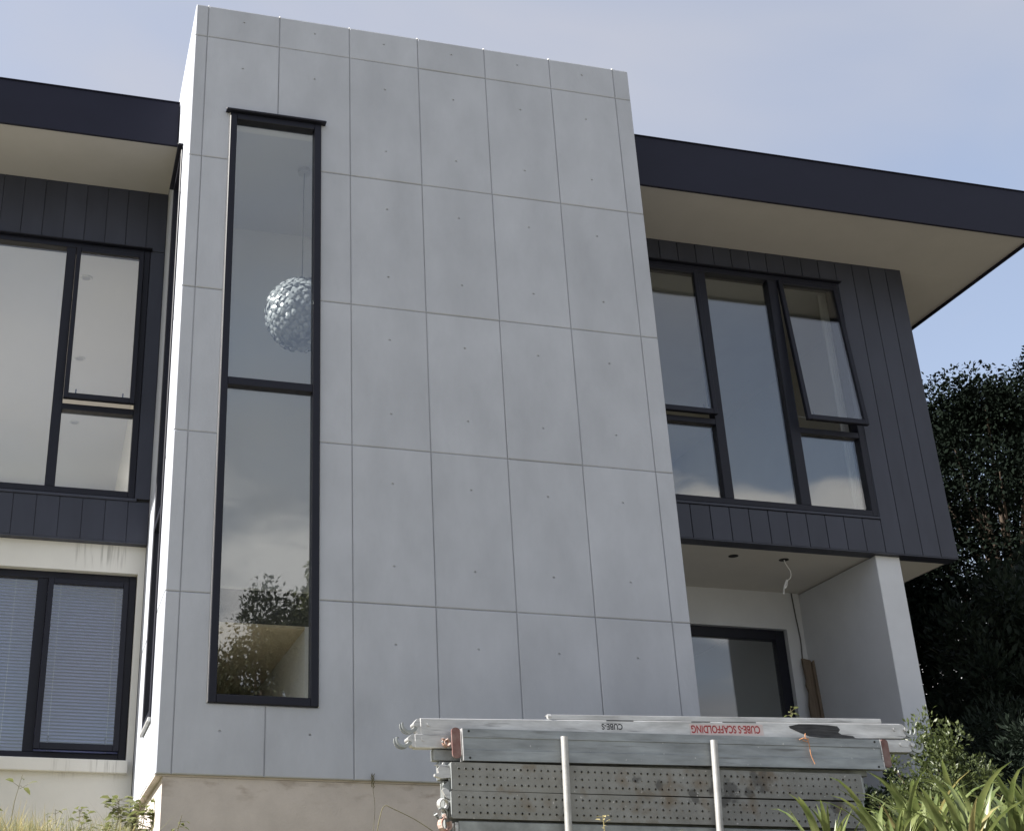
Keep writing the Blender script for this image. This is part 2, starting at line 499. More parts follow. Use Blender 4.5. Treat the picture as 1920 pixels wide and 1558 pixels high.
def inset_poly(poly, d):
    n = len(poly); out = []
    for i in range(n):
        p0, p1, p2 = Vector(poly[i - 1]), Vector(poly[i]), Vector(poly[(i + 1) % n])
        e1 = (p1 - p0).normalized(); e2 = (p2 - p1).normalized()
        n1 = Vector((-e1.y, e1.x)); n2 = Vector((-e2.y, e2.x))
        k = 1 + n1.dot(n2)
        out.append(tuple(p1 + (n1 + n2) * (d / k)))
    return out

def panel_mesh(poly, holes, name, depth=.010, bev=.0062, hole_r=.0105):
    """poly: (u,v) ccw; front at w=0, goes back to w=depth; returned as mesh in x=u, y=w, z=v"""
    bm = bmesh.new()
    inner = inset_poly(poly, bev)
    vi = [bm.verts.new((u, 0, v)) for u, v in inner]
    vo = [bm.verts.new((u, bev * .85, v)) for u, v in poly]
    vb = [bm.verts.new((u, depth, v)) for u, v in poly]
    n = len(poly)
    edges = [bm.edges.new((vi[i], vi[(i + 1) % n])) for i in range(n)]
    for i in range(n):
        j = (i + 1) % n
        bm.faces.new((vo[i], vo[j], vi[j], vi[i]))
        bm.faces.new((vb[i], vb[j], vo[j], vo[i]))
    hv = []
    for (hu, hw) in holes:
        ring = [bm.verts.new((hu + hole_r * math.cos(2 * math.pi * k / 8), 0, hw + hole_r * .85 * math.sin(2 * math.pi * k / 8))) for k in range(8)]
        edges += [bm.edges.new((ring[k], ring[(k + 1) % 8])) for k in range(8)]
        hv.append(ring)
    bmesh.ops.triangle_fill(bm, use_beauty=True, edges=edges, normal=(0, -1, 0))
    for ring, (hu, hw) in zip(hv, holes):
        deep = [bm.verts.new((hu + (v.co.x - hu) * .7, .008, hw + (v.co.z - hw) * .6)) for v in ring]
        for k in range(8):
            bm.faces.new((ring[k], ring[(k + 1) % 8], deep[(k + 1) % 8], deep[k]))
        bm.faces.new(deep)
    bmesh.ops.recalc_face_normals(bm, faces=bm.faces)
    if sum(f.calc_area() * -f.normal.y for f in bm.faces if abs(f.normal.y) > .9 and f.calc_center_median().y < .001) < 0:
        bmesh.ops.reverse_faces(bm, faces=bm.faces)
    me = bpy.data.meshes.new(name)
    bm.to_mesh(me); bm.free()
    me.materials.append(M['concrete'])
    return me

GAP = .0026
shared = {}
def panel(x0, x1, z0, z1, cut=None, holes=True):
    a, b, c, d = x0 + GAP, x1 - GAP, z0 + GAP, z1 - GAP
    off = rnd.uniform(0, .0032)
    if cut is None and x1 - x0 > .5:
        key = (round(b - a, 3), round(d - c, 3))
        if key not in shared:
            w, h = b - a, d - c
            if h > .8: hs = [(w * .5, h * .235), (w * .5, h * .765)]
            else: hs = [(w * .5, h * .62)]
            shared[key] = panel_mesh([(0, 0), (w, 0), (w, h), (0, h)], hs, 'panel')
        o = place(bpy.data.objects.new('panel', shared[key]), tower)
        o.location = (a, off, c)
        return
    poly = [(a, c), (b, c), (b, d), (a, d)]
    hs = []
    if cut:
        cx0, cx1, cz0, cz1 = cut
        if cz0 <= z0 and cz1 >= z1:            # window runs through the full height: only a strip is left
            poly = [(a, c), (cx0 - .002, c), (cx0 - .002, d), (a, d)] if cx0 > x0 else [(cx1 + .002, c), (b, c), (b, d), (cx1 + .002, d)]
        elif cx0 > x0:                         # window takes the right side
            X = cx0 - .002
            if cz1 < z1: poly = [(a, c), (X, c), (X, cz1 + .002), (b, cz1 + .002), (b, d), (a, d)]
            else: poly = [(a, c), (b, c), (b, cz0 - .002), (X, cz0 - .002), (X, d), (a, d)]
        else:
            X = cx1 + .002
            if cz1 < z1: poly = [(X, c), (b, c), (b, d), (a, d), (a, cz1 + .002), (X, cz1 + .002)]
            else: poly = [(a, c), (b, c), (b, d), (X, d), (X, cz0 - .002), (a, cz0 - .002)]
        if holes:
            m = (x0 + x1) / 2
            if cz1 < z1 and cz0 <= z0: hs = [(m, z0 + (z1 - z0) * .765)]
            elif cz0 > z0: hs = [(m, z0 + (z1 - z0) * .235)]
    me = panel_mesh(poly, hs, 'panel')
    o = place(bpy.data.objects.new('panel', me), tower)
    o.location = (0, off, 0)
for r in range(6):
    for c in range(8):
        z0, z1, x0, x1 = ROWS[r], ROWS[r + 1], COLS[c], COLS[c + 1]
        if c in (1, 2) and r <= 4:
            panel(x0, x1, z0, z1, WIN)
        else:
            panel(x0, x1, z0, z1)
# side (left) face panels: same mesh function turned so that the front looks to -x
def side_panel(y0, y1, z0, z1):
    a, b, c, d = y0 + GAP, y1 - GAP, z0 + GAP, z1 - GAP
    me = panel_mesh([(-b, c), (-a, c), (-a, d), (-b, d)], [], 'panel')
    me.transform(Matrix(((0, 1, 0, TX0), (-1, 0, 0, 0), (0, 0, 1, 0), (0, 0, 0, 1))))
    o = place(bpy.data.objects.new('panel', me), tower)
    o.location = (rnd.uniform(0, .003), 0, 0)
for r in range(6):
    z0, z1 = ROWS[r], ROWS[r + 1]
    side_panel(CF + .003 - GAP, SWIN[0] if r < 5 else 1.2, z0, z1) if r not in (0, 4) else None
    if r in (0, 4):
        side_panel(CF + .003 - GAP, SWIN[0], z0, z1)
    if r == 0: side_panel(SWIN[0], SWIN[1], 0, SWIN[2])
    if r == 4: side_panel(SWIN[0], SWIN[1], SWIN[3], z1)
    side_panel(SWIN[1] if r < 5 else 1.2, 2.6, z0, z1)
    side_panel(2.6, 4.2, z0, z1)
for cx in COLS[1:8]:  # white lumps added in place of sunlight caught in the joint tops
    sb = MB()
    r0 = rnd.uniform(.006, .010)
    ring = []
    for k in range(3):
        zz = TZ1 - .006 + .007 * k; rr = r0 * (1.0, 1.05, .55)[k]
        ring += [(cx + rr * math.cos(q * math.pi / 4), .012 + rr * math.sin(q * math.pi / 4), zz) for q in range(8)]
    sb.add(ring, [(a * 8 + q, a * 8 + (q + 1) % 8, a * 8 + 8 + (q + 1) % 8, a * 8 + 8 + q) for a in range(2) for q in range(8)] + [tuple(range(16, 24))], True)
    sb.build('sunlit_notch_lump', M['white_paint'], tower)
cap = MB()
cap.box(TX0 + .012, TX0 + .19, .012, 4.36, TZ1 - .0035, TZ1 + .004); cap.box(TX1 - .19, TX1 - .012, .012, 4.36, TZ1 - .0035, TZ1 + .004)
cap.box(TX0 + .19, TX1 - .19, .012, .20, TZ1 - .0035, TZ1 + .004); cap.box(TX0 + .19, TX1 - .19, 4.2, 4.36, TZ1 - .0035, TZ1 + .004)
cap.build('parapet_capping', M['concrete'], house)

# plinth
pl = MB()
pl.box(-.052, TX1 - .06, .034, 4.3, -1.1, -.012)
pl.build('plinth', M['plinth'], house)
un = MB(); un.box(TX0 + .004, TX1 - .03, .03, 4.3, -.010, .0035)
un.build('tower_underside', M['plinth'], house)

# ---------------- windows
def frame_rect(mb, x0, x1, z0, z1, y0, y1, w, wb=None, b=.004):
    """four members butted end to end"""
    wb = wb or w
    mb.box(x0, x0 + w, y0, y1, z0, z1, b); mb.box(x1 - w, x1, y0, y1, z0, z1, b)
    mb.box(x0 + w, x1 - w, y0, y1, z1 - w, z1, b); mb.box(x0 + w, x1 - w, y0, y1, z0, z0 + wb, b)
def pane(x0, x1, z0, z1, y, parent, M4=None):
    mb = MB().box(x0, x1, y, y + .012, z0, z1)
    if M4: mb.transform(M4)
    o = mb.build('pane', M['glass'], parent)
    return o

# tall front window
w = MB(); frame_rect(w, WIN[0], WIN[1], WIN[2], WIN[3], -.022, .07, .056)
w.box(WIN[0] + .056, WIN[1] - .056, -.018, .066, 2.775, 2.838, .004)
tw = w.build('window', M['frame'], house); tw['label'] = 'tall narrow black framed tower window with one cross rail'
pane(WIN[0] + .05, WIN[1] - .05, WIN[2] + .05, 2.78, .02, tw); pane(WIN[0] + .05, WIN[1] - .05, 2.832, WIN[3] - .05, .02, tw)
fl = MB().box(WIN[0] - .036, WIN[1] + .036, -.055, .0, WIN[3] + .003, WIN[3] + .020, .003); fl.build('head_flashing', M['frame'], tw)
rv = MB()                                     # white reveal lining
rv.box(WIN[0] - .012, WIN[0] + .004, .071, .21, WIN[2], WIN[3]); rv.box(WIN[1] - .004, WIN[1] + .012, .071, .21, WIN[2], WIN[3])
rv.box(WIN[0] + .004, WIN[1] - .004, .071, .21, WIN[3] - .004, WIN[3] + .012); rv.box(WIN[0] + .004, WIN[1] - .004, .071, .21, WIN[2] - .012, WIN[2] + .004)
rv.build('reveal', M['white_paint'], tw)
sl = MB().box(WIN[0] - .004, WIN[0] - .0005, -.012, .02, WIN[2], WIN[3] + .002)
sl.box(WIN[1] + .0005, WIN[1] + .003, -.008, .02, WIN[2], WIN[3] + .002)
sl.build('sealant_bead', M['white_paint'], tw)

# tall side window (left face)
w = MB(); frame_rect(w, SWIN[0], SWIN[1], SWIN[2], SWIN[3], -.012, .07, .056)
w.box(SWIN[0] + .056, SWIN[1] - .056, -.008, .066, 2.0, 2.06, .003)
T = Matrix(((0, 1, 0, TX0), (1, 0, 0, 0), (0, 0, 1, 0), (0, 0, 0, 1)))
def flip(mb):
    mb.transform(T); mb.f = [tuple(reversed(f)) for f in mb.f]; return mb
sw = flip(w).build('window', M['frame'], house); sw['label'] = 'tall narrow black framed window in the sunlit side of the tower'
for a, b in ((SWIN[2] + .05, 2.005), (2.055, SWIN[3] - .05)):
    flip(MB().box(SWIN[0] + .05, SWIN[1] - .05, .02, .032, a, b)).build('pane', M['glass'], sw)
flip(MB().box(SWIN[0] - .03, SWIN[1] + .03, -.045, 0, SWIN[3] + .003, SWIN[3] + .018, .003)).build('head_flashing', M['frame'], sw)
flip(MB().box(SWIN[0] - .01, SWIN[1] + .01, -.022, 0, SWIN[2] - .03, SWIN[2] - .002, .003)).build('window_sill', M['alu'], sw)

# ---------------- left wing
LY, LXW = 1.90, -3.1          # cladding face, outer side wall
LZ0, LZ1 = 2.165, 5.613
UW = (-1.95, -.236, 2.55, 4.972)     # upper left window
lw = MB()
lw.box(LXW, UW[0], LY + .02, LY + .2, LZ0 + .002, LZ1); lw.box(UW[1], TX0 - .002, LY + .02, LY + .2, LZ0 + .002, LZ1)
lw.box(UW[0], UW[1], LY + .02, LY + .2, LZ0 + .002, UW[2]); lw.box(UW[0], UW[1], LY + .02, LY + .2, UW[3], LZ1)
left_clad = lw.build('cladding_wall', M['dark_hole'], house)
def board(x0, x1, z0, z1, y, parent, th=.020):
    g = .0028 if x0 > 0 else .0014
    MB().box(x0 + g, x1 - g, y + rnd.uniform(0, .0015), y + th, z0, z1, .0022).build('board', M['cladding'], parent)
PB = .188
x = -.104 - .02
edges = [TX0 - .001]
e = -.471 + PB
while e > LXW:
    if e < TX0 - .02: edges.append(e)
    e -= PB
edges.append(LXW)
for a, b in zip(edges[1:], edges[:-1]):
    if b <= UW[0] + .001:
        board(a, b, LZ0, LZ1, LY, left_clad)
        continue
    if a < UW[1] < b:                       # board beside the window jamb
        board(UW[1] + .002, b, UW[2], UW[3], LY, left_clad)
    elif a >= UW[1]:
        board(a, b, UW[2], UW[3], LY, left_clad)
    elif a < UW[0] < b:
        board(a, UW[0], UW[2], UW[3], LY, left_clad)
    board(a, b, LZ0, UW[2] - .03, LY, left_clad); board(a, b, UW[3] + .004, LZ1, LY, left_clad)
MB().box(UW[0] - .02, UW[1] + .02, LY - .012, LY + .02, UW[2] - .028, UW[2] - .002, .003).build('sill_flashing', M['cladding'], left_clad)
MB().box(LXW, TX0 - .002, LY + .004, LY + .2, LZ0 - .012, LZ0 - .0005).build('bottom_trim', M['cladding'], left_clad)

w = MB(); FY0, FY1 = LY - .006, LY + .10
frame_rect(w, UW[0], UW[1], UW[2], UW[3], FY0, FY1, .055)
w.box(-.985, -.900, FY0 + .003, FY1 - .003, UW[2] + .055, UW[3] - .055, .003)
w.box(-.900, UW[1] - .055, FY0 + .003, FY1 - .003, 3.315, 3.370, .003)
uw = w.build('window', M['frame'], house); uw['label'] = 'wide black framed upper window with a slightly open awning sash'
MB().box(UW[0] - .02, UW[1] + .016, LY - .05, LY + .004, UW[3] + .001, UW[3] + .012, .002).build('head_flashing', M['frame'], uw)
pane(UW[0] + .05, -.98, UW[2] + .05, UW[3] - .05, LY + .04, uw); pane(-.905, UW[1] - .05, UW[2] + .05, 3.32, LY + .04, uw)
# awning sash hinged at its head, open a few degrees
def sash(parent, x0, x1, z0, z1, y, ang, wd=.042):
    R = Matrix.Translation((0, y, z1)) @ Matrix.Rotation(math.radians(-ang), 4, 'X') @ Matrix.Translation((0, -y, -z1))
    s = MB(); frame_rect(s, x0, x1, z0, z1, y - .03, y + .012, wd, .05, .003)
    so = s.transform(R).build('sash', M['frame'], parent)
    pane(x0 + wd - .005, x1 - wd + .005, z0 + .045, z1 - wd + .005, y - .012, parent, R)
    for hx in (x0 + wd + .06, x1 - wd - .06):
        MB().tube([(hx, y + .01, z0 + .035), (hx, y + .022, z0 + .11)], .006, 6).transform(R).build('window_latch', M['frame'], parent)
    st = MB()
    p = R @ Vector((x0 + .02, y, z0 + .02))
    st.tube([p, (x0 + .02, y + .05, z0 + .12)], .005, 6)
    p = R @ Vector((x1 - .02, y, z0 + .02))
    st.tube([p, (x1 - .02, y + .05, z0 + .12)], .005, 6)
    st.build('window_stay', M['alu'], parent)
sash(uw, -.898, UW[1] - .057, 3.385, UW[3] - .057, LY + .0, 2.2)

# lower left: rendered wall, recessed window
RY = 1.98
LW = (-2.0, -.160, .39, 1.915)
lw = MB()
lw.box(LXW + .03, LW[0], RY, RY + .22, -1.0, LZ0 - .014); lw.box(LW[1], TX0 - .002, RY, RY + .22, -1.0, LZ0 - .014)
lw.box(LW[0], LW[1], RY, RY + .22, -1.0, LW[2]); lw.box(LW[0], LW[1], RY, RY + .22, LW[3], LZ0 - .014)
lw.build('rendered_wall', M['render'], house)
MB().box(LW[0] - .1, LW[1] + .012, RY - .06, RY - .0005, .288, .388, .006).build('window_sill', M['render'], house)
w = MB(); FY0, FY1 = RY + .075, RY + .15
frame_rect(w, LW[0] + .001, LW[1] - .001, LW[2] + .001, LW[3] - .001, FY0, FY1, .062)
w.box(-.965, -.880, FY0 + .003, FY1 - .003, LW[2] + .063, LW[3] - .063, .003)
dw = w.build('window', M['frame'], house); dw['label'] = 'wide black framed lower window with closed venetian blinds behind'
pane(LW[0] + .06, -.96, LW[2] + .06, LW[3] - .06, RY + .11, dw)
sash(dw, -.878, LW[1] - .064, LW[2] + .075, LW[3] - .066, RY + .07, 1.3, .045)

# left roof
RFY = 1.09
def roof(x0, x1, y0, y1, z0, z1, left_open):
    r = MB()
    r.box(x0, x1, y0, y0 + .03, z0 - .012, z1, .004)
    return r
LRX = -3.66
rf = MB().box(LRX + .03, TX0 - .003, RFY + .03, 9.6, LZ1 + .16, LZ1 + .38).build('roof', M['fascia'], house)
MB().box(LRX, TX0 - .003, RFY, RFY + .028, LZ1 - .022, 6.048, .004).build('fascia', M['fascia'], rf)
MB().box(LRX, LRX + .028, RFY + .029, 9.6, LZ1 - .022, 6.048, .004).build('fascia', M['fascia'], rf)
MB().box(LRX - .012, TX0 - .004, RFY - .012, RFY + .08, 6.049, 6.058, .002).build('roof_capping', M['fascia'], rf)
MB().box(LRX + .03, TX0 - .002, RFY + .03, LY + .03, LZ1, LZ1 + .03).build('soffit', M['soffit'], rf)
MB().box(LRX + .03, LXW + .02, LY + .031, 9.5, LZ1, LZ1 + .03).build('soffit', M['soffit'], rf)

# ---------------- right wing
RYF, RX1, RZ0, RZ1 = 1.20, 7.14, 2.325, 5.335
RW = (4.10, 6.385, 2.665, 5.085)
rw = MB()
rw.box(TX1 + .001, RW[0], RYF + .02, RYF + .2, RZ0 + .003, RZ1); rw.box(RW[1], RX1 - .02, RYF + .02, RYF + .2, RZ0 + .003, RZ1)
rw.box(RW[0], RW[1], RYF + .02, RYF + .2, RZ0 + .003, RW[2]); rw.box(RW[0], RW[1], RYF + .02, RYF + .2, RW[3], RZ1)
right_clad = rw.build('cladding_wall', M['dark_hole'], house)
edges = [TX1 + .002]
e = 6.399 - 12 * PB * .9985
while e < TX1 + .03: e += PB * .9985
while e < RX1 - .05:
    edges.append(e); e += PB * .9985
edges.append(RX1)
for a, b in zip(edges[:-1], edges[1:]):
    if a >= RW[1] - .002:
        board(a, b, RZ0, RZ1, RYF, right_clad)
    else:
        board(a, b, RZ0, RW[2] - .03, RYF, right_clad); board(a, b, RW[3] + .004, RZ1, RYF, right_clad)
        if a < RW[0]: board(a, min(b, RW[0] - .001), RW[2] - .028, RW[3], RYF, right_clad)
        if b > RW[1] > a: board(RW[1] + .001, b, RW[2] - .028, RW[3], RYF, right_clad)
MB().box(RW[0] - .02, RW[1] + .015, RYF - .010, RYF + .02, RW[2] - .026, RW[2] - .002, .003).build('sill_flashing', M['cladding'], right_clad)
MB().box(TX1 + .002, RX1 - .002, RYF + .004, RYF + .15, RZ0 - .010, RZ0 + .002).build('bottom_trim', M['cladding'], right_clad)
# side cladding of the right wing
sd = MB().box(RX1 - .02, RX1, RYF + .021, 9.3, RZ0, RZ1)
sd.build('side_cladding', M['cladding'], house)

w = MB(); FY0, FY1 = RYF - .004, RYF + .10
frame_rect(w, RW[0], RW[1], RW[2], RW[3], FY0, FY1, .055)
for a, b in ((4.875, 4.965), (5.625, 5.725)):
    w.box(a, b, FY0 + .003, FY1 - .003, RW[2] + .055, RW[3] - .055, .003)
w.box(RW[0] + .055, 4.875, FY0 + .003, FY1 - .003, 3.43, 3.485, .003)
w.box(5.725, RW[1] - .055, FY0 + .003, FY1 - .003, 3.43, 3.485, .003)
rwin = w.build('window', M['frame'], house); rwin['label'] = 'three-bay black framed upper window with an open awning sash'
MB().box(RW[0] - .02, RW[1] + .03, RYF - .045, RYF + .004, RW[3] + .001, RW[3] + .012, .002).build('head_flashing', M['frame'], rwin)
pane(RW[0] + .05, 4.88, RW[2] + .05, 3.435, RYF + .04, rwin); pane(5.72, RW[1] - .05, RW[2] + .05, 3.435, RYF + .04, rwin)
pane(4.96, 5.63, RW[2] + .05, RW[3] - .05, RYF + .04, rwin)
sash(rwin, RW[0] + .057, 4.873, 3.50, RW[3] - .057, RYF, 1.6)
sash(rwin, 5.727, RW[1] - .03, 3.50, RW[3] - .057, RYF, 4.6)

# right roof
RRX, RRY = 8.02, .357
rr = MB().box(TX1 + .003, RRX - .03, RRY + .03, 9.6, RZ1 + .16, RZ1 + .44).build('roof', M['fascia'], house)
MB().box(TX1 + .003, RRX, RRY, RRY + .028, RZ1 - .024, 5.835, .004).build('fascia', M['fascia'], rr)
MB().box(RRX - .028, RRX, RRY + .029, 9.6, RZ1 - .024, 5.835, .004).build('fascia', M['fascia'], rr)
MB().box(TX1 + .004, RRX + .012, RRY - .012, RRY + .08, 5.836, 5.845, .002).build('roof_capping', M['fascia'], rr)
MB().box(TX1 + .002, RRX - .029, RRY + .03, RYF + .03, RZ1, RZ1 + .03).build('soffit', M['soffit'], rr)
MB().box(RX1 - .03, RRX - .029, RYF + .031, 9.5, RZ1, RZ1 + .03).build('soffit', M['soffit'], rr)

# porch under the right wing
PYB, BX0, BX1, BYF = 2.53, 6.325, 6.57, 1.262
pc = MB().box(TX1 + .002, RX1 - .003, RYF + .151, 4.0, RZ0, RZ0 + .1).build('porch_ceiling', M['porch_ceiling'], house)
MB().box(BX0, BX1, BYF, 4.0, -1.0, RZ0 - .011, .004).build('blade_wall', M['porch_render'], house)
DR = (4.6, 6.14, -.2, 1.955)
pb = MB()
pb.box(TX1 + .002, DR[0], PYB, PYB + .2, -1.0, RZ0 - .001); pb.box(DR[1], BX0 - .001, PYB, PYB + .2, -1.0, RZ0 - .001)
pb.box(DR[0], DR[1], PYB, PYB + .2, DR[3], RZ0 - .001); pb.box(DR[0], DR[1], PYB, PYB + .2, -1.0, DR[2])
pb.build('porch_wall', M['porch_render'], house)
structure(MB().box(TX1 + .002, BX0 - .002, .3, PYB - .002, -1.0, -.2).build('porch_floor', M['drive'], None))
w = MB(); frame_rect(w, DR[0] + .001, DR[1] - .001, DR[2] + .001, DR[3] - .001, PYB + .05, PYB + .13, .10)
door = w.build('door', M['frame'], house); door['label'] = 'dark framed glass door at the back of the porch'
pane(DR[0] + .095, DR[1] - .095, DR[2] + .095, DR[3] - .095, PYB + .08, door)
# cut-outs for lights in the porch ceiling
for hx in (5.108, 5.611):
    h = MB()
    n = 14
    ring = [(hx + .045 * math.cos(2 * math.pi * k / n), 1.585 + .045 * math.sin(2 * math.pi * k / n)) for k in range(n)]
    h.add([(x, y, RZ0 - .003) for x, y in ring] + [(x, y, RZ0 + .02) for x, y in ring],
          [tuple(range(n - 1, -1, -1))] + [(k, (k + 1) % n, (k + 1) % n + n, k + n) for k in range(n)])
    h.build('light_cutout', M['dark_hole'], pc)

# ---------------- interiors
def room(name, x0, x1, y0, y1, z0, z1, wall, ceil, floor, left_open=None, back_open=None):
    """inner lining of a room: thin wall boards with real openings"""
    t = .03
    MB().box(x0, x1, y0, y1, z1, z1 + t).build('room_ceiling', ceil, house)
    MB().box(x0, x1, y0, y1, z0 - t, z0).build('room_floor', floor, house)
    wl = MB()
    wl.box(x1, x1 + t, y0, y1, z0, z1)
    if left_open:
        a, b, c, d = left_open
        wl.box(x0 - t, x0, y0, a, z0, z1); wl.box(x0 - t, x0, b, y1, z0, z1)
        wl.box(x0 - t, x0, a, b, z0, c); wl.box(x0 - t, x0, a, b, d, z1)
    else: wl.box(x0 - t, x0, y0, y1, z0, z1)
    if back_open:
        a, b, c, d = back_open
        wl.box(x0, a, y1, y1 + t, z0, z1); wl.box(b, x1, y1, y1 + t, z0, z1)
        wl.box(a, b, y1, y1 + t, z0, c); wl.box(a, b, y1, y1 + t, d, z1)
    else: wl.box(x0, x1, y1, y1 + t, z0, z1)
    wl.build('room_wall', wall, house)
# left upper room; side and back openings added to brighten its ceiling
room('l', LXW + .05, -.14, LY + .21, 8.2, 2.33, 4.985, M['white_paint'], M['ceiling'], M['wood_floor'], left_open=(2.6, 6.4, 2.45, 4.6), back_open=(-2.7, -.5, 2.45, 4.7))
lwl = MB(); lwl.box(LXW, LXW + .019, LY + .2, 2.6, LZ0, LZ1); lwl.box(LXW, LXW + .019, 6.4, 8.3, LZ0, LZ1)
lwl.box(LXW, LXW + .019, 2.6, 6.4, LZ0, 2.45); lwl.box(LXW, LXW + .019, 2.6, 6.4, 4.6, LZ1)
lwl.build('end_wall', M['cladding'], house)
ew = MB()
for yy in (2.6, 3.85, 5.1, 6.35): ew.box(LXW - .01, LXW + .06, yy, yy + .05, 2.45, 4.6)
ew.build('window', M['frame'], house)['label'] = 'added black framed end window, out of view, letting sun into the upper left room'
# left lower room
room('l2', LXW + .05, -.14, RY + .23, 6.0, -.2, 2.05, M['grey_inner'], M['ceiling'], M['wood_floor'])
MB().box(LXW + .02, LXW + .045, RY + .2, 6.1, -1.0, LZ0 - .02).build('end_wall', M['render'], house)
# right upper room
room('r', TX1 + .01, RX1 - .06, RYF + .21, 6.2, 2.44, 5.2, M['grey_inner'], M['grey_inner'], M['wood_floor'], back_open=(4.2, 6.8, 3.2, 4.6))
# room behind the porch door
room('p', TX1 + .01, BX0 - .05, PYB + .21, 5.5, -.19, 2.2, M['white_paint'], M['grey_inner'], M['grey_inner'])
# tower stairwell
sc_ = MB()
for (a, b, c, d) in ((TX0 + .19, 1.9, .20, 2.03), (3.1, TX1 - .19, .20, 2.03), (1.9, 3.1, .20, .55), (1.9, 3.1, 1.85, 2.03)):
    sc_.box(a, b, c, d, 5.40, 5.43)
sc_.box(1.87, 1.9, .55, 1.85, 5.43, 5.9).box(3.1, 3.13, .55, 1.85, 5.43, 5.9).box(1.9, 3.1, .52, .55, 5.43, 5.9).box(1.9, 3.1, 1.85, 1.88, 5.43, 5.9)
sc_.build('room_ceiling', M['ceiling'], house)
MB().box(1.88, 3.12, .53, 1.87, TZ1 - .119, TZ1 - .105).build('added_skylight', M['glass'], house)  # glazed roof opening added out of view to brighten the stairwell
MB().box(TX0 + .19, TX1 - .19, 2.0, 2.03, 1.56, 5.40).build('room_wall', M['white_paint'], house)
MB().box(TX0 + .19, TX1 - .19, 1.0, 1.9, 1.283, 1.545).build('landing_slab', M['dark_inner'], house)
MB().box(TX0 + .192, TX1 - .192, 1.004, 1.998, 1.546, 1.56).build('room_floor', M['pale_floor'], house)
MB().box(TX0 + .191, 1.06, .995, 4.1, 1.262, 1.282).build('room_ceiling', M['tan_inner'], house)
MB().box(1.06, 1.09, .99, 4.1, .10, 1.281).build('room_wall', M['white_paint'], house)
MB().box(TX0 + .19, 1.06, 4.1, 4.13, .1, 1.262).build('room_wall', M['tan_inner'], house)
MB().box(TX0 + .19, TX1 - .19, .20, 4.15, .05, .09).build('room_floor', M['pale_floor'], house)
MB().box(TX0 + .19, TX0 + .196, .20, SWIN[0], .1, 5.4).box(TX0 + .19, TX0 + .196, SWIN[1], 2.0, .1, 5.4).box(TX0 + .196, WIN[0] - .012, .20, .206, .1, 5.4).box(WIN[1] + .012, TX1 - .19, .20, .206, .1, 5.4).box(WIN[0] - .012, WIN[1] + .012, .20, .206, 5.19, 5.4).build('room_lining', M['white_paint'], house)

# pendant lamp in the stairwell: a ball of overlapping glossy shells
pend = thing('pendant_lamp', 'large sparkling white ball pendant hanging behind the tall tower window', 'lamp', (.99, .93, 4.0))
PC, PR = Vector((.995, .93, 3.94)), .31
MB().tube([(PC.x, PC.y, PC.z + PR * .95), (PC.x + .01, PC.y, 5.37)], .004, 6).build('cord', M['wire_dark'], pend)
cp = MB().tube([(PC.x + .01, PC.y, 5.36), (PC.x + .01, PC.y, 5.399)], .055, 16); cp.build('ceiling_rose', M['light_trim'], pend)
sh = MB()
for i in range(420):
    zf = 1 - 2 * (i + .5) / 420
    ph = i * 2.399963
    n = Vector((math.sqrt(1 - zf * zf) * math.cos(ph), math.sqrt(1 - zf * zf) * math.sin(ph), zf))
    n2 = (n + Vector((rnd.uniform(-.35, .35), rnd.uniform(-.35, .35), rnd.uniform(-.35, .35)))).normalized()
    c = PC + n * (PR * rnd.uniform(.95, 1.02))
    a = n2.orthogonal().normalized(); b = n2.cross(a)
    r = .030
    vs = [c + r * (math.cos(k * math.pi / 3) * a + math.sin(k * math.pi / 3) * b) for k in range(6)]
    sh.add(vs + [c + n2 * .008], [(k, (k + 1) % 6, 6) for k in range(6)])
so = sh.build('shell_shade', M['crystal'], pend); so['kind'] = 'stuff'
bm = bmesh.new(); bmesh.ops.create_icosphere(bm, subdivisions=3, radius=PR * .93, matrix=Matrix.Translation(PC))
me = bpy.data.meshes.new('globe'); bm.to_mesh(me); bm.free(); me.materials.append(M['crystal'])
place(bpy.data.objects.new('globe', me), pend)

# recessed ceiling lights of the upper left room
for k, (x, y) in enumerate(((-.785, 2.53), (-.774, 4.27), (-.761, 6.0))):
    t = thing('ceiling_light', ['round recessed ceiling light nearest the glass of the upper left window',
                                'round recessed ceiling light in the middle of the upper left window',
                                'round recessed ceiling light low in the upper left window, furthest in'][k], 'ceiling light', (x, y, 4.98), 'recessed lights in the upper left room')
    r = MB(); n = 18
    for (ra, rb, za, zb) in ((.058, .050, 4.985, 4.976), (.050, .040, 4.976, 4.978)):
        A = [(x + ra * math.cos(2 * math.pi * i / n), y + ra * math.sin(2 * math.pi * i / n), za) for i in range(n)]
        B = [(x + rb * math.cos(2 * math.pi * i / n), y + rb * math.sin(2 * math.pi * i / n), zb) for i in range(n)]
        r.add(A + B, [(i, i + n, (i + 1) % n + n, (i + 1) % n) for i in range(n)])
    r.build('trim_ring', M['light_trim'], t)
    d = MB(); A = [(x + .04 * math.cos(2 * math.pi * i / n), y + .04 * math.sin(2 * math.pi * i / n), 4.9782) for i in range(n)]
    A2 = [(x + .02 * math.cos(2 * math.pi * i / n), y + .02 * math.sin(2 * math.pi * i / n), 4.984) for i in range(n)]
    d.add(A + A2, [(i, i + n, (i + 1) % n + n, (i + 1) % n) for i in range(n)] + [tuple(range(2 * n - 1, n - 1, -1))])
    d.build('reflector', M['grey_inner'], t)

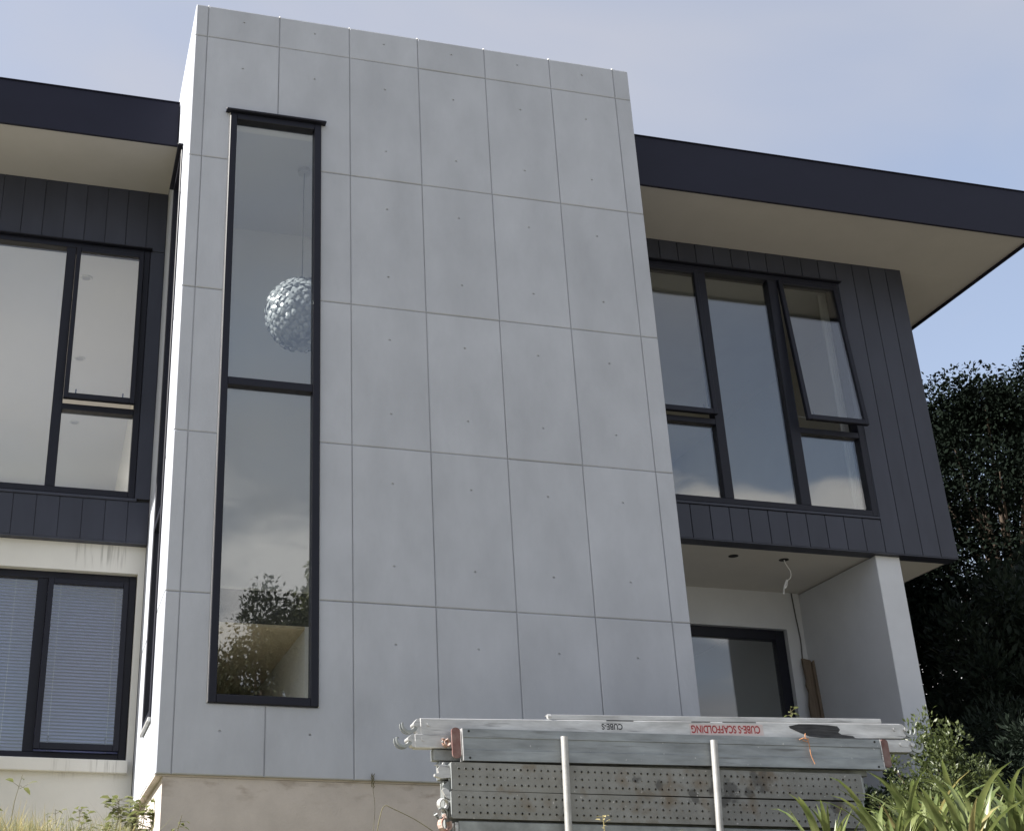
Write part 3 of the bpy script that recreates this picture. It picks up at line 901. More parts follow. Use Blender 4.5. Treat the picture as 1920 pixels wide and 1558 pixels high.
# venetian blinds behind the lower left window
for k, (bx0, bx1, lab) in enumerate(((-1.97, -.93, 'grey-blue venetian blind behind the left, wider pane of lower window'),
                                     (-.925, -.165, 'grey-blue venetian blind behind the right, sash pane of lower window'))):
    t = thing('venetian_blind', lab, 'blind', ((bx0 + bx1) / 2, RY + .20, LW[2]), 'venetian blinds of the lower left window')
    s = MB()
    z = LW[2] + .04
    while z < LW[3] - .04:
        dy, dz = .0085, .0085
        s.add([(bx0, RY + .185 - dy, z - dz), (bx1, RY + .185 - dy, z - dz), (bx1, RY + .186, z + .003), (bx0, RY + .186, z + .003),
               (bx1, RY + .185 + dy, z + dz + .002), (bx0, RY + .185 + dy, z + dz + .002)], [(0, 1, 2, 3), (3, 2, 4, 5)])
        z += .0265
    so = s.build('slats', M['blind'], t); so['kind'] = 'stuff'
    MB().box(bx0, bx1, RY + .17, RY + .20, LW[3] - .035, LW[3] - .005).build('head_rail', M['blind'], t)
    MB().box(bx0, bx1, RY + .175, RY + .195, LW[2] + .012, LW[2] + .026).build('bottom_rail', M['blind'], t)
    for fx in (.2, .8):
        xx = bx0 + (bx1 - bx0) * fx
        MB().tube([(xx, RY + .174, LW[2] + .02), (xx, RY + .174, LW[3] - .02)], .0016, 5).build('ladder_cord', M['wire'], t)

# curtain stacked at the right of the right-hand window
cu = MB()
pts = []
for i in range(29):
    pts.append((6.37 + .0042 * i, RYF + .30 + .022 * math.sin(i * 1.35)))
vs = [(x, y, 2.47) for x, y in pts] + [(x, y, 5.12) for x, y in pts] + [(x, y + .004, 2.47) for x, y in pts] + [(x, y + .004, 5.12) for x, y in pts]
n = len(pts)
cu.add(vs, [(i, i + 1, i + 1 + n, i + n) for i in range(n - 1)] + [(i + 2 * n, i + 3 * n, i + 1 + 3 * n, i + 1 + 2 * n) for i in range(n - 1)], True)
tag(cu.build('curtain', M['grey_inner']), 'pale curtain gathered at the right side of the three-bay window', 'curtain')

# hanging cables and leaning board in the porch
wr = MB().tube(curve([(5.611, 1.585, 2.33), (5.625, 1.585, 2.28), (5.655, 1.58, 2.22), (5.65, 1.58, 2.16), (5.60, 1.58, 2.11), (5.575, 1.575, 2.05), (5.595, 1.57, 2.08), (5.60, 1.57, 2.13), (5.565, 1.57, 2.06), (5.55, 1.57, 1.99)]), .0042, 6)
tag(wr.build('hanging_cable', M['wire']), 'loose white cable dangling from a hole in the porch ceiling', 'cable')
wr = MB().tube(curve([(6.24, PYB - .012, 2.32), (6.25, PYB - .012, 2.1), (6.265, PYB - .015, 1.85), (6.255, PYB - .015, 1.62), (6.27, PYB - .03, 1.4), (6.29, PYB - .05, 1.2), (6.295, PYB - .05, .6)]), .006, 6)
tag(wr.build('wall_cable', M['wire_dark']), 'thin grey cable running down the corner of the porch wall', 'cable')
bd = MB()
bd.prism([(6.205, -.2), (6.318, -.2), (6.318, 1.60), (6.30, 1.645), (6.215, 1.66), (6.225, 1.45), (6.212, 1.40), (6.23, 1.33), (6.205, 1.2), (6.215, .8)], 2.36, 2.385)
bd.prism([(6.295, -.2), (6.32, -.2), (6.32, 1.64), (6.295, 1.62)], 2.33, 2.355)
bd.transform(Matrix.Translation((0, 2.37, -.2)) @ Matrix.Rotation(math.radians(-3.0), 4, 'X') @ Matrix.Translation((0, -2.37, .2)))
tag(bd.build('timber_board', M['timber']), 'weathered brown timber board leaning in the porch corner', 'board')

# ------------------------------------------------------------------ scaffolding pile
def tilt(px, pz, deg):
    return Matrix.Translation((px, 0, pz)) @ Matrix.Rotation(math.radians(-deg), 4, 'Y') @ Matrix.Translation((-px, 0, -pz))
# front solid deck board with two creases and red end plates
T1 = tilt(1.46, 0, .85)
t = thing('scaffold_deck', 'long plain galvanised scaffold board with worn red end plates, above the perforated ones', 'scaffold board', (2.8, -1.47, -.1))
prof = [(-1.500, -.103), (-1.500, -.045), (-1.4955, -.042), (-1.4955, .0215), (-1.500, .0245), (-1.500, .072), (-1.440, .072), (-1.440, .066), (-1.494, .066), (-1.494, -.097), (-1.440, -.097), (-1.440, -.103)]
b = MB(); n = len(prof)
X0, X1 = 1.462, 4.085
segs = 1
vs = [(X0, y, z) for y, z in prof] + [(X1, y, z) for y, z in prof]
b.add(vs, [((i + 1) % n, (i + 1) % n + n, i + n, i) for i in range(n)])
b.transform(T1).build('board', M['galv_flat'], t)
for (xa, xb, hx) in ((1.455, 1.4615, None), (4.0855, 4.092, None)):
    MB().box(xa, xb, -1.502, -1.44, -.104, .0735, .001).transform(T1).build('end_cap', M['alu'], t)
for (xa, xb) in ((1.398, 1.448), (4.098, 4.146)):
    e = MB(); cx = (xa + xb) / 2; r = (xb - xa) / 2
    poly = [(cx + r * math.cos(a), -.070 + r * .8 * math.sin(a)) for a in [math.pi + k * math.pi / 8 for k in range(9)]] + [(cx + r * math.cos(a), .058 + r * .8 * math.sin(a)) for a in [k * math.pi / 8 for k in range(9)]]
    e.prism(poly, -1.492, -1.478); e.transform(T1).build('end_plate', M['red'], t)
for (hx, hz) in ((1.495, .058), (1.495, -.088), (4.05, .058), (4.05, -.088)):
    hb = MB(); hb.tube([(hx, -1.5025, hz), (hx, -1.498, hz)], .0065, 8); hb.transform(T1).build('rivet', M['dark_hole'], t)

# perforated steel boards: real holes in the face
def perforated(name, label, x0, x1, z0, z1, deg, yf):
    t = thing(name, label, 'scaffold board', ((x0 + x1) / 2, yf + .03, z0), 'perforated scaffold boards')
    TT = tilt(x0, z0, deg)
    mb = MB()
    pitch = .0402
    H = z1 - z0
    rows = [(.22, 0, .0063), (.50, .5, .0062), (.78, 0, .0063)]
    edgez = [0, .36, .64, 1.0]
    nc = int((x1 - x0 - .04) / pitch)
    xs0 = x0 + .02
    def cell(a, b, c, d, hx, hz, r):
        corners = [(b, (c + d) / 2), (b, d), ((a + b) / 2, d), (a, d), (a, (c + d) / 2), (a, c), ((a + b) / 2, c), (b, c)]
        hole = [(hx + r * math.cos(k * math.pi / 4), hz + r * math.sin(k * math.pi / 4)) for k in range(8)]
        deep = [(hx + r * .8 * math.cos(k * math.pi / 4), hz + r * .8 * math.sin(k * math.pi / 4)) for k in range(8)]
        rim = [(hx + r * 1.5 * math.cos(k * math.pi / 4), hz + r * 1.5 * math.sin(k * math.pi / 4)) for k in range(8)]
        vs = [(p[0], yf, p[1]) for p in corners] + [(p[0], yf - .0001, p[1]) for p in rim] + [(p[0], yf - .0022, p[1]) for p in hole] + [(p[0], yf + .012, p[1]) for p in deep]
        fs = []
        for base in (0, 8, 16):
            fs += [(base + k, base + (k + 1) % 8, base + 8 + (k + 1) % 8, base + 8 + k) for k in range(8)]
        mb.add(vs, [tuple(reversed(f)) for f in fs])
    for ri, (fz, off, r) in enumerate(rows):
        c, d = z0 + H * edgez[ri], z0 + H * edgez[ri + 1]
        for k in range(nc):
            a = xs0 + k * pitch
            rr = r if not (ri == 1 and k % 2) else r * .55
            cell(a, a + pitch, c, d, a + pitch * .5, z0 + H * fz, rr * rnd.uniform(.85, 1.1))
    xe = xs0 + nc * pitch
    mb.quad((x0, yf, z0), (xs0, yf, z0), (xs0, yf, z1), (x0, yf, z1)); mb.quad((xe, yf, z0), (x1, yf, z0), (x1, yf, z1), (xe, yf, z1))
    # folded flanges
    o = mb.transform(TT).build('deck_face', M['galv_old'], t)
    fl = MB(); fl.box(x0, x1, yf + .0005, yf + .05, z1 - .003, z1 + .001); fl.box(x0, x1, yf + .0005, yf + .05, z0 - .001, z0 + .003)
    fl.box(x0, x1, yf + .045, yf + .05, z0 + .003, z1 - .003)
    fl.transform(TT).build('flange', M['galv_old'], t)
    ec = MB().box(x0 - .006, x0 - .0003, yf - .001, yf + .05, z0 + .004, z1 - .004, .002); ec.transform(TT).build('end_cap', M['galv'], t)
    ec = MB().box(x1 + .0003, x1 + .006, yf - .001, yf + .05, z0 + .004, z1 - .004, .002); ec.transform(TT).build('end_cap', M['galv'], t)
    return t, TT
p1, TTa = perforated('perforated_board', 'upper perforated steel scaffold board, black smudges by the right pole', 1.392, 3.925, -.2635, -.113, .38, -1.49)
p2, TTb = perforated('perforated_board', 'lower perforated steel scaffold board, under the other one with holes', 1.386, 3.91, -.411, -.2665, .15, -1.49)
def smudge(m, spots):
    N, L = m.node_tree.nodes, m.node_tree.links
    b = N['Principled BSDF']; src = b.inputs['Base Color'].links[0].from_socket
    g = N.new('ShaderNodeNewGeometry')
    nz = N.new('ShaderNodeTexNoise'); nz.inputs['Scale'].default_value = 26; nz.inputs['Detail'].default_value = 5
    L.new(g.outputs['Position'], nz.inputs['Vector'])
    tot = None
    for x, z, r in spots:
        d = N.new('ShaderNodeVectorMath'); d.operation = 'DISTANCE'
        d.inputs[1].default_value = (x, -1.49, z); L.new(g.outputs['Position'], d.inputs[0])
        q = N.new('ShaderNodeMath'); q.operation = 'DIVIDE'; q.inputs[1].default_value = r; L.new(d.outputs['Value'], q.inputs[0])
        s = N.new('ShaderNodeMath'); s.operation = 'SUBTRACT'; L.new(nz.outputs['Fac'], s.inputs[0])
        q2 = N.new('ShaderNodeMath'); q2.operation = 'MULTIPLY'; q2.inputs[1].default_value = .42; L.new(q.outputs[0], q2.inputs[0])
        L.new(q2.outputs[0], s.inputs[1])
        if tot is None: tot = s.outputs[0]
        else:
            mx = N.new('ShaderNodeMath'); mx.operation = 'MAXIMUM'; L.new(tot, mx.inputs[0]); L.new(s.outputs[0], mx.inputs[1]); tot = mx.outputs[0]
    r = N.new('ShaderNodeMapRange'); r.inputs['From Min'].default_value = .10; r.inputs['From Max'].default_value = .24
    r.inputs['To Max'].default_value = .6
    L.new(tot, r.inputs['Value'])
    mx = N.new('ShaderNodeMix'); mx.data_type = 'RGBA'
    L.new(r.outputs[0], mx.inputs['Factor']); L.new(src, mx.inputs['A']); mx.inputs['B'].default_value = (.022, .021, .021, 1)
    L.new(mx.outputs['Result'], b.inputs['Base Color'])
smudge(M['galv_old'], [(2.48, -.175, .035), (2.98, -.215, .06), (3.06, -.21, .07), (3.27, -.155, .075), (2.83, -.25, .045), (3.18, -.23, .035), (3.74, -.28, .045), (2.62, -.2, .03), (3.02, -.27, .04)])

def splatter(m, color, scale, lo, hi, stretch=(1, 1, 1)):
    N, L = m.node_tree.nodes, m.node_tree.links
    b = N['Principled BSDF']; src = b.inputs['Base Color'].links[0].from_socket
    g = N.new('ShaderNodeNewGeometry'); mp = N.new('ShaderNodeMapping'); mp.inputs['Scale'].default_value = stretch
    L.new(g.outputs['Position'], mp.inputs['Vector'])
    nz = N.new('ShaderNodeTexNoise'); nz.inputs['Scale'].default_value = scale; nz.inputs['Detail'].default_value = 3
    L.new(mp.outputs[0], nz.inputs['Vector'])
    r = N.new('ShaderNodeMapRange'); r.inputs['From Min'].default_value = lo; r.inputs['From Max'].default_value = hi
    r.inputs['To Max'].default_value = .8
    L.new(nz.outputs['Fac'], r.inputs['Value'])
    mx = N.new('ShaderNodeMix'); mx.data_type = 'RGBA'
    L.new(r.outputs[0], mx.inputs['Factor']); L.new(src, mx.inputs['A']); mx.inputs['B'].default_value = (*color, 1)
    L.new(mx.outputs['Result'], b.inputs['Base Color'])
splatter(M['galv_old'], (.55, .54, .52), 46, .70, .74)
splatter(M['galv_old'], (.16, .125, .085), 7, .58, .74)
splatter(M['alu'], (.20, .20, .20), 9, .60, .72, (.5, 1, 7))
splatter(M['galv_flat'], (.13, .135, .135), 8, .60, .75, (.35, 1, 6))
splatter(M['galv_flat'], (.50, .51, .51), 38, .69, .74)

# more boards lower in the pile, down to the ground
for k in range(3):
    z1 = -.422 - .125 * k
    t = thing('lower_board', ['grey steel scaffold board just below the perforated boards', 'grey steel scaffold board under the pile, second from bottom',
                              'grey steel scaffold board lying on the ground under the pile'][k], 'scaffold board', (2.6, -1.46, z1 - .12), 'boards at the bottom of the pile')
    MB().box(1.42 + .03 * k, 3.87 - .02 * k, -1.488 + .01 * k, -1.44, z1 - .118, z1 - .002, .004).build('board', M['galv'], t)
    MB().box(1.40 + .03 * k, 1.418 + .03 * k, -1.49 + .01 * k, -1.44, z1 - .112, z1 - .01, .002).build('end_cap', M['red'] if k == 1 else M['alu'], t)
bk = MB().box(1.5, 1.62, -1.62, -1.15, -.93, -.79, .005)
tag(bk.build('timber_bearer', M['timber']), 'timber bearer under the left end of the scaffold pile', 'bearer', 'bearers under the pile')
bk = MB().box(3.5, 3.62, -1.62, -1.15, -.93, -.79, .005)
tag(bk.build('timber_bearer', M['timber']), 'timber bearer under the right end of the scaffold pile', 'bearer', 'bearers under the pile')
# back row of the pile, carries the beams
for k, (a, c, za, zb) in enumerate(((1.31, 4.02, -.096, -.032), (1.34, 3.99, -.20, -.10), (1.36, 3.97, -.36, -.204), (1.36, 3.95, -.52, -.364), (1.36, 3.95, -.79, -.524))):
    t = MB().box(a, c, -1.42, -1.36, za, zb, .004)
    tag(t.build('stacked_board', M['galv']), ['grey board end just under the hooked beams, stepped back', 'grey board behind the top perforated board', 'grey board behind the perforated boards',
        'grey board behind the lower boards', 'lowest grey board behind the pile'][k], 'scaffold board', 'boards at the back of the pile')

# hooked beams
def hook(mb, x, z, y, s, r=.042, th=.007, wd=.012):
    """C shaped claw opening upward; s = -1 claw to the left, +1 to the right"""
    pts = []
    for k in range(11):
        a = math.radians(-20 - 17.5 * k)             # from the root round the bottom to the tip
        rr = r * (1 - .0 * k)
        pts.append((x - s * 0 + s * (r + .0) + rr * math.cos(a) * -s * 1.0, z + .0 + rr * math.sin(a) * 1.0))
    n = len(pts)
    for i in range(n - 1):
        (xa, za), (xb, zb) = pts[i], pts[i + 1]
        t0 = th * (1.5 - 1.0 * i / n); t1 = th * (1.5 - 1.0 * (i + 1) / n)
        ca = Vector((x + s * r - xa, 0, z - za)).normalized(); cb = Vector((x + s * r - xb, 0, z - zb)).normalized()
        A = Vector((xa, 0, za)); B = Vector((xb, 0, zb))
        v = []
        for yy in (y - wd / 2, y + wd / 2):
            o = Vector((0, yy, 0))
            v += [A + ca * t0 + o, A - ca * t0 + o, B - cb * t1 + o, B + cb * t1 + o]
        mb.add(v, [(0, 1, 2, 3), (7, 6, 5, 4), (1, 5, 6, 2), (0, 3, 7, 4), (0, 4, 5, 1), (2, 6, 7, 3)])
def beam(label, x0, x1, z0, h, deg, y0, y1):
    t = thing('scaffold_beam', label, 'scaffold beam', ((x0 + x1) / 2, (y0 + y1) / 2, z0), 'hooked aluminium beams on the pile')
    TT = tilt(x0, z0, deg)
    b = MB().box(x0, x1, y0, y1, z0, z0 + h, .004)
    b.transform(TT).build('beam_body', M['alu'], t)
    for (x, s) in ((x0, -1), (x1, 1)):
        hk = MB()
        pl = [(x, z0 + .006), (x + s * .012, z0 + .006), (x + s * .035, z0 + .03), (x + s * .03, z0 + h * .8), (x + s * .012, z0 + h - .002), (x, z0 + h - .002)]
        if s < 0: pl = pl[::-1]
        hk.prism(pl, y0 + .004, y1 - .004)
        hk.transform(TT).build('end_bracket', M['alu'], t)
        for yy in (y0 + .008, y1 - .008):
            c = MB(); hook(c, x + s * .022, z0 + h * .62, yy, s, .04)
            c.transform(TT).build('claw', M['galv'], t)
        bt = MB().tube([(x + s * .028, y0 - .006, z0 + h * .62), (x + s * .028, y1 + .006, z0 + h * .62)], .013, 10)
        bt.transform(TT).build('bolt', M['alu'], t)
        rv = MB().tube([(x - s * .05, y0 - .005, z0 + h * .62), (x - s * .05, y0 + .002, z0 + h * .62)], .011, 10)
        rv.transform(TT).build('rivet', M['alu'], t)
    return t, TT
B1, TB1 = beam('upper hooked aluminium beam with upside-down red and black lettering', 1.235, 4.30, .040, .092, 1.78, -1.435, -1.375)
B2, TB2 = beam('lower hooked aluminium beam, only its ends showing past the deck board', 1.199, 4.325, -.034, .078, 1.6, -1.438, -1.372)
# lettering (upside down)
def lettering(text, x_right, z_top, height, width, mat, parent, y, TT, bold=.0):
    cu = bpy.data.curves.new('lettering', 'FONT')
    cu.body = text; cu.size = 1; cu.extrude = .0; cu.offset = bold
    o = bpy.data.objects.new('lettering', cu); COL.objects.link(o)
    bpy.context.view_layer.update()
    dg = bpy.context.evaluated_depsgraph_get()
    me = bpy.data.meshes.new_from_object(o.evaluated_get(dg))
    bpy.data.objects.remove(o, do_unlink=True)
    co = np.array([v.co[:] for v in me.vertices])
    mn, mx = co.min(0), co.max(0)
    for v in me.vertices:
        u = (v.co.x - mn[0]) / (mx[0] - mn[0]); w = (v.co.y - mn[1]) / (mx[1] - mn[1])
        v.co = TT @ Vector((x_right - u * width, y, z_top - w * height))
    me.materials.clear(); me.materials.append(mat)
    me.name = 'lettering'
    return place(bpy.data.objects.new('lettering', me), parent)
st = MB().box(2.885, 3.36, -1.4365, -1.4352, .052, .117); st.transform(TB1).build('sticker', M['sticker'], B1)
lettering('CUBE-S SCAFFOLDING', 3.338, .109, .046, .446, M['red_ink'], B1, -1.4372, TB1, .020)
lettering('CUBE-S', 2.457, .112, .034, .130, M['black_ink'], B1, -1.4358, TB1, .020)
tp = MB()
tp.add([(3.52, -1.4362, .118), (3.53, -1.4362, .085), (3.62, -1.4362, .068), (3.80, -1.4362, .058), (3.97, -1.4362, .048), (3.985, -1.4362, .041), (3.95, -1.4362, .0405), (3.7, -1.4362, .041), (3.56, -1.4362, .045), (3.53, -1.4362, .06), (3.525, -1.4362, .08)], [])
tp = MB()
tp.prism([(3.535, .110), (3.54, .098), (3.60, .072), (3.66, .050), (3.74, .043), (3.97, .042), (3.955, .054), (3.88, .062), (3.86, .075), (3.875, .092), (3.86, .112), (3.80, .118), (3.7, .122), (3.6, .122)], -1.4368, -1.4352)
tp.transform(TB1).build('torn_tape', M['tape'], B1)
for (xa, zt, w) in ((2.36, .1275, .17), (2.90, .126, .12), (3.1, .126, .22)):
    MB().box(xa, xa + w, -1.4362, -1.4351, zt, zt + .004).transform(TB1).build('scuff', M['black_ink'], B1)

# thin angle bar lying on the beam
T5 = tilt(2.0, .165, 1.75)
an = MB(); an.box(2.0, 4.17, -1.43, -1.424, .158, .186, .0015); an.box(2.0, 4.17, -1.4235, -1.385, .182, .186, .001)
an.tube([(2.0, -1.42, .176), (2.02, -1.42, .176)], .014, 8)
tag(an.transform(T5).build('angle_bar', M['alu']), 'thin bright angle bar lying on top of the lettered beam', 'metal bar')

# upright tubes that hold the pile
for k, (xb, xt, zt) in enumerate(((2.035, 2.047, .043), (2.935, 2.971, .058))):
    m = MB()
    zb = ground_z(xb, -1.56) - .1
    P0, P1 = Vector((xb - .01, -1.535, zb)), Vector((xt, -1.535, zt))
    m.tube([P0, P1], .0205, 20, cap=False)
    m.tube([P1, P1 - Vector((0, 0, .08))], .0175, 20, cap=False)
    n = 20
    A = [P1 + Vector((.0205 * math.cos(2 * math.pi * i / n), .0205 * math.sin(2 * math.pi * i / n), 0)) for i in range(n)]
    Bv = [P1 + Vector((.0175 * math.cos(2 * math.pi * i / n), .0175 * math.sin(2 * math.pi * i / n), 0)) for i in range(n)]
    m.add(A + Bv, [(i, (i + 1) % n, (i + 1) % n + n, i + n) for i in range(n)])
    tag(m.build('upright_tube', M['pole']), ['bright steel tube standing in front of the pile, left one of two', 'bright steel tube standing in front of the pile, right one of two'][k], 'steel tube', 'tubes holding the scaffold pile')

# couplers and board hooks at the left end of the pile
def coupler(label, c, s, mat, rot):
    t = thing('scaffold_coupler', label, 'coupler', c, 'couplers at the left end of the pile')
    R = Matrix.Translation(c) @ rot.to_4x4()
    b = MB()
    n = 14
    for k in range(n - 3):
        a0, a1 = 2 * math.pi * k / n, 2 * math.pi * (k + 1) / n
        v = []
        for yy in (-s * .5, s * .5):
            for r in (s * .72, s * .92):
                for a in (a0, a1):
                    v.append((r * math.cos(a), yy, r * math.sin(a)))
        b.add(v, [(0, 1, 3, 2), (4, 6, 7, 5), (0, 4, 5, 1), (2, 3, 7, 6), (0, 2, 6, 4), (1, 5, 7, 3)])
    b.transform(R).build('clamp_ring', mat, t)
    f = MB().box(s * .6, s * 1.35, -s * .4, s * .4, -s * .5, -s * .3, .003).box(s * .75, s * 1.2, -s * .35, s * .35, -s * .15, s * .05, .003)
    f.transform(R).build('hinge_flap', mat, t)
    q = MB().tube([(s * 1.05, 0, -s * .75), (s * 1.05, 0, s * .45)], s * .11, 8); q.tube([(s * 1.05, 0, s * .16), (s * 1.05, 0, s * .34)], s * .22, 6, smooth=False)
    q.transform(R).build('bolt', M['galv'], t)
def rot(x, y, z): return Matrix.Rotation(math.radians(z), 3, 'Z') @ Matrix.Rotation(math.radians(y), 3, 'Y') @ Matrix.Rotation(math.radians(x), 3, 'X')
coupler('small pinkish coupler beside the red plate of the deck board', (1.375, -1.46, -.005), .026, M['rust'], rot(10, 200, 20))
coupler('pale coupler at the left end of the lower perforated board', (1.345, -1.455, -.335), .034, M['alu'], rot(20, 60, 30))
coupler('white-lit coupler wedged below the pale one', (1.335, -1.465, -.385), .034, M['galv'], rot(-15, 150, -20))
coupler('rusty red coupler at the bottom left of the pile', (1.345, -1.475, -.445), .040, M['rust'], rot(8, 250, 12))
coupler('half hidden coupler resting under the rusty one', (1.35, -1.455, -.52), .036, M['rust'], rot(30, 20, 40))
# board hooks (parts of the perforated boards)
hk = MB()
hk.prism([(1.300, -.128), (1.345, -.124), (1.350, -.112), (1.358, -.112), (1.360, -.126), (1.386, -.128), (1.386, -.134), (1.345, -.134)], -1.47, -1.45)
hk.build('board_hook', M['alu'], p1)
hk = MB().prism([(1.296, -.178), (1.318, -.172), (1.312, -.150), (1.325, -.135), (1.386, -.142), (1.386, -.196), (1.33, -.200), (1.296, -.190)], -1.482, -1.452)
hk.build('board_hook', M['alu'], p1)
hk = MB().prism([(1.340, -.24), (1.386, -.205), (1.386, -.28), (1.372, -.285)], -1.47, -1.455); hk.build('board_hook', M['galv'], p1)
hk = MB().prism([(1.335, -.262), (1.352, -.25), (1.372, -.262), (1.386, -.29), (1.386, -.32), (1.35, -.29)], -1.48, -1.455); hk.build('board_hook', M['alu'], p2)

# twine caught on the pile
tw_ = MB()
pts = [(3.583, -1.515, .125), (3.578, -1.517, .105), (3.592, -1.516, .085), (3.600, -1.513, .05), (3.602, -1.511, .01), (3.61, -1.51, -.02), (3.622, -1.51, -.05)]
tw_.tube(curve(pts), .0026, 5)
tw_.tube([(3.54, -1.512, .088), (3.565, -1.516, .098), (3.585, -1.518, .092), (3.6, -1.516, .098), (3.588, -1.517, .075), (3.56, -1.515, .084)], .0028, 5)
tag(tw_.build('twine', M['rope']), 'frayed orange twine hanging over the plain deck board', 'twine')

# ------------------------------------------------------------------ vegetation
rs = np.random.RandomState(11)
def leaf_cloud(name, mat, parent, centers, normals_out, size, jitter=.5, aspect=2.0, droop=0.0):
    """one mesh of folded leaves (two quads each)"""
    n = len(centers)
    d = normals_out + rs.normal(0, jitter, (n, 3)); d /= np.linalg.norm(d, axis=1)[:, None] + 1e-9
    d[:, 2] -= droop; d /= np.linalg.norm(d, axis=1)[:, None] + 1e-9
    up = np.tile(np.array([0, 0, 1.0]), (n, 1)) + rs.normal(0, .6, (n, 3))
    side = np.cross(d, up); side /= np.linalg.norm(side, axis=1)[:, None] + 1e-9
    nor = np.cross(side, d)
    L = size * rs.uniform(.6, 1.3, n)[:, None]
    W = L / aspect * .5
    base = centers; tip = centers + d * L; mid = centers + d * L * .5
    fold = nor * L * .08
    a = mid + side * W + fold; b = mid - side * W + fold
    V = np.stack([base, a, tip, b], 1).reshape(-1, 3)
    idx = np.arange(n)[:, None] * 4
    F = np.concatenate([idx + np.array([[0, 1, 2]]), idx + np.array([[0, 2, 3]])], 1).reshape(-1, 3)
    me = bpy.data.meshes.new(name)
    me.vertices.add(len(V)); me.vertices.foreach_set('co', V.astype(np.float32).ravel())
    me.loops.add(F.size); me.loops.foreach_set('vertex_index', F.astype(np.int32).ravel())
    me.polygons.add(len(F)); me.polygons.foreach_set('loop_start', np.arange(0, F.size, 3, dtype=np.int32))
    me.polygons.foreach_set('loop_total', np.full(len(F), 3, dtype=np.int32))
    me.materials.append(mat)
    me.update(calc_edges=True); me.validate()
    return place(bpy.data.objects.new(name, me), parent)

def tree(name, label, base, height, spread, leaf_mat, n_leaf, leaf_size, group, seed, crown_low=.25, clumps=70, clump_r=.55, aspect=2.0, flat=.8):
    r = np.random.RandomState(seed)
    t = thing(name, label, 'tree', base, group)
    bx, by, bz = base
    tr = MB()
    top = Vector((bx + r.uniform(-.3, .3), by, bz + height * .8))
    pts = [Vector((bx, by, bz - .2)).lerp(top, k / 6) + Vector((r.uniform(-.1, .1), r.uniform(-.1, .1), 0)) * (k > 0) for k in range(7)]
    R0 = height * .022
    tr.tube(pts, [R0 * (1 - .8 * k / 6) for k in range(7)], 8)
    C, O = [], []
    for k in range(clumps):
        f = r.uniform(crown_low, 1.0)
        ang = r.uniform(0, 2 * math.pi)
        prof = math.sin(math.pi * min(1, (f - crown_low) / (1 - crown_low) * .78 + .2)) ** .7
        rad = spread * prof * math.sqrt(r.uniform(.12, 1.0))
        c = np.array([bx + rad * math.cos(ang), by + rad * math.sin(ang), bz + height * f - .2])
        st = pts[min(6, max(1, int(f * 6 * .8)))]
        if k % 2 == 0:
            m = Vector(c); midp = st.lerp(m, .5) + Vector((0, 0, -.08 * spread))
            tr.tube([st, midp, m], [R0 * .35, R0 * .22, R0 * .06], 5)
        C.append(c)
    C = np.array(C)
    per = n_leaf // clumps
    allc, allo = [], []
    for c in C:
        rr = clump_r * r.uniform(.65, 1.3)
        u = r.normal(0, 1, (per, 3)); u /= np.linalg.norm(u, axis=1)[:, None]
        q = u * (rr * r.uniform(.25, 1.0, per) ** .6)[:, None]
        q[:, 2] *= flat
        allc.append(c + q); allo.append(u)
    tr.build('trunk', M['bark'], t)
    leaf_cloud('crown', leaf_mat, t, np.concatenate(allc), np.concatenate(allo), leaf_size, .7, aspect, .25)
    return t

GT = 'trees to the right of the house'
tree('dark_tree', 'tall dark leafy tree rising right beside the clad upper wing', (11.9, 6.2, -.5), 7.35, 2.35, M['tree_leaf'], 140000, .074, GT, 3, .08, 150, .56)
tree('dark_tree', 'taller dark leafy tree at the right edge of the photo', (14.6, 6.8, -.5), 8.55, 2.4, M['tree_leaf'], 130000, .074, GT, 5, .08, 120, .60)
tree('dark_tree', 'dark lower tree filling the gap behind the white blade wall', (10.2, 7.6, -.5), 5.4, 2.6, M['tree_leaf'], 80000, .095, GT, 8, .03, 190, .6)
GB = 'trees across from the house'
tree('garden_tree', 'pale green tree seen mirrored in the tall tower window', (6.0, -23, -3.6), 12.9, 1.9, M['tree_leaf2'], 12000, .17, GB, 21, .3, 55, .5)
tree('garden_tree', 'darker tree seen mirrored low in the tall tower window', (4.3, -20.5, -3.6), 10.9, 3.0, M['mirror_leaf'], 48000, .13, GB, 22, .25, 190, .62)
tree('garden_tree', 'low bushy tree across from the lower left window', (-6.5, -23, -3.6), 6.4, 2.6, M['tree_leaf2'], 9000, .22, GB, 23, .1, 60, .8)

def bush(name, label, c, rad, n, mat, size, group=None, stems=14, aspect=1.9, seed=0, lumps=26):
    r = np.random.RandomState(seed)
    t = thing(name, label, 'shrub', (c[0], c[1], ground_z(c[0], c[1])), group)
    s = MB()
    P, O = [], []
    per = n // lumps
    for k in range(lumps):
        u = r.normal(0, 1, 3); u[2] = abs(u[2]) * 1.1; u /= np.linalg.norm(u)
        q = np.array(c) + u * np.array(rad) * r.uniform(.35, 1.0)
        if k < stems:
            g = (c[0] + r.uniform(-.08, .08), c[1] + r.uniform(-.08, .08), ground_z(c[0], c[1]) - .02)
            s.tube([g, tuple((np.array(g) + q) / 2 + r.normal(0, .03, 3)), tuple(q)], [.012, .008, .003], 5)
        v = r.normal(0, 1, (per, 3)); v /= np.linalg.norm(v, axis=1)[:, None]
        P.append(q + v * np.array(rad) * r.uniform(.14, .34) * (r.uniform(.1, 1, per)[:, None] ** .5)); O.append(v + np.array([0, 0, .5]))
    s.build('stem', M['bark'], t)
    leaf_cloud('foliage', mat, t, np.concatenate(P), np.concatenate(O), size, .6, aspect, -.1)
    return t
GS = 'shrubs beside the scaffold pile'
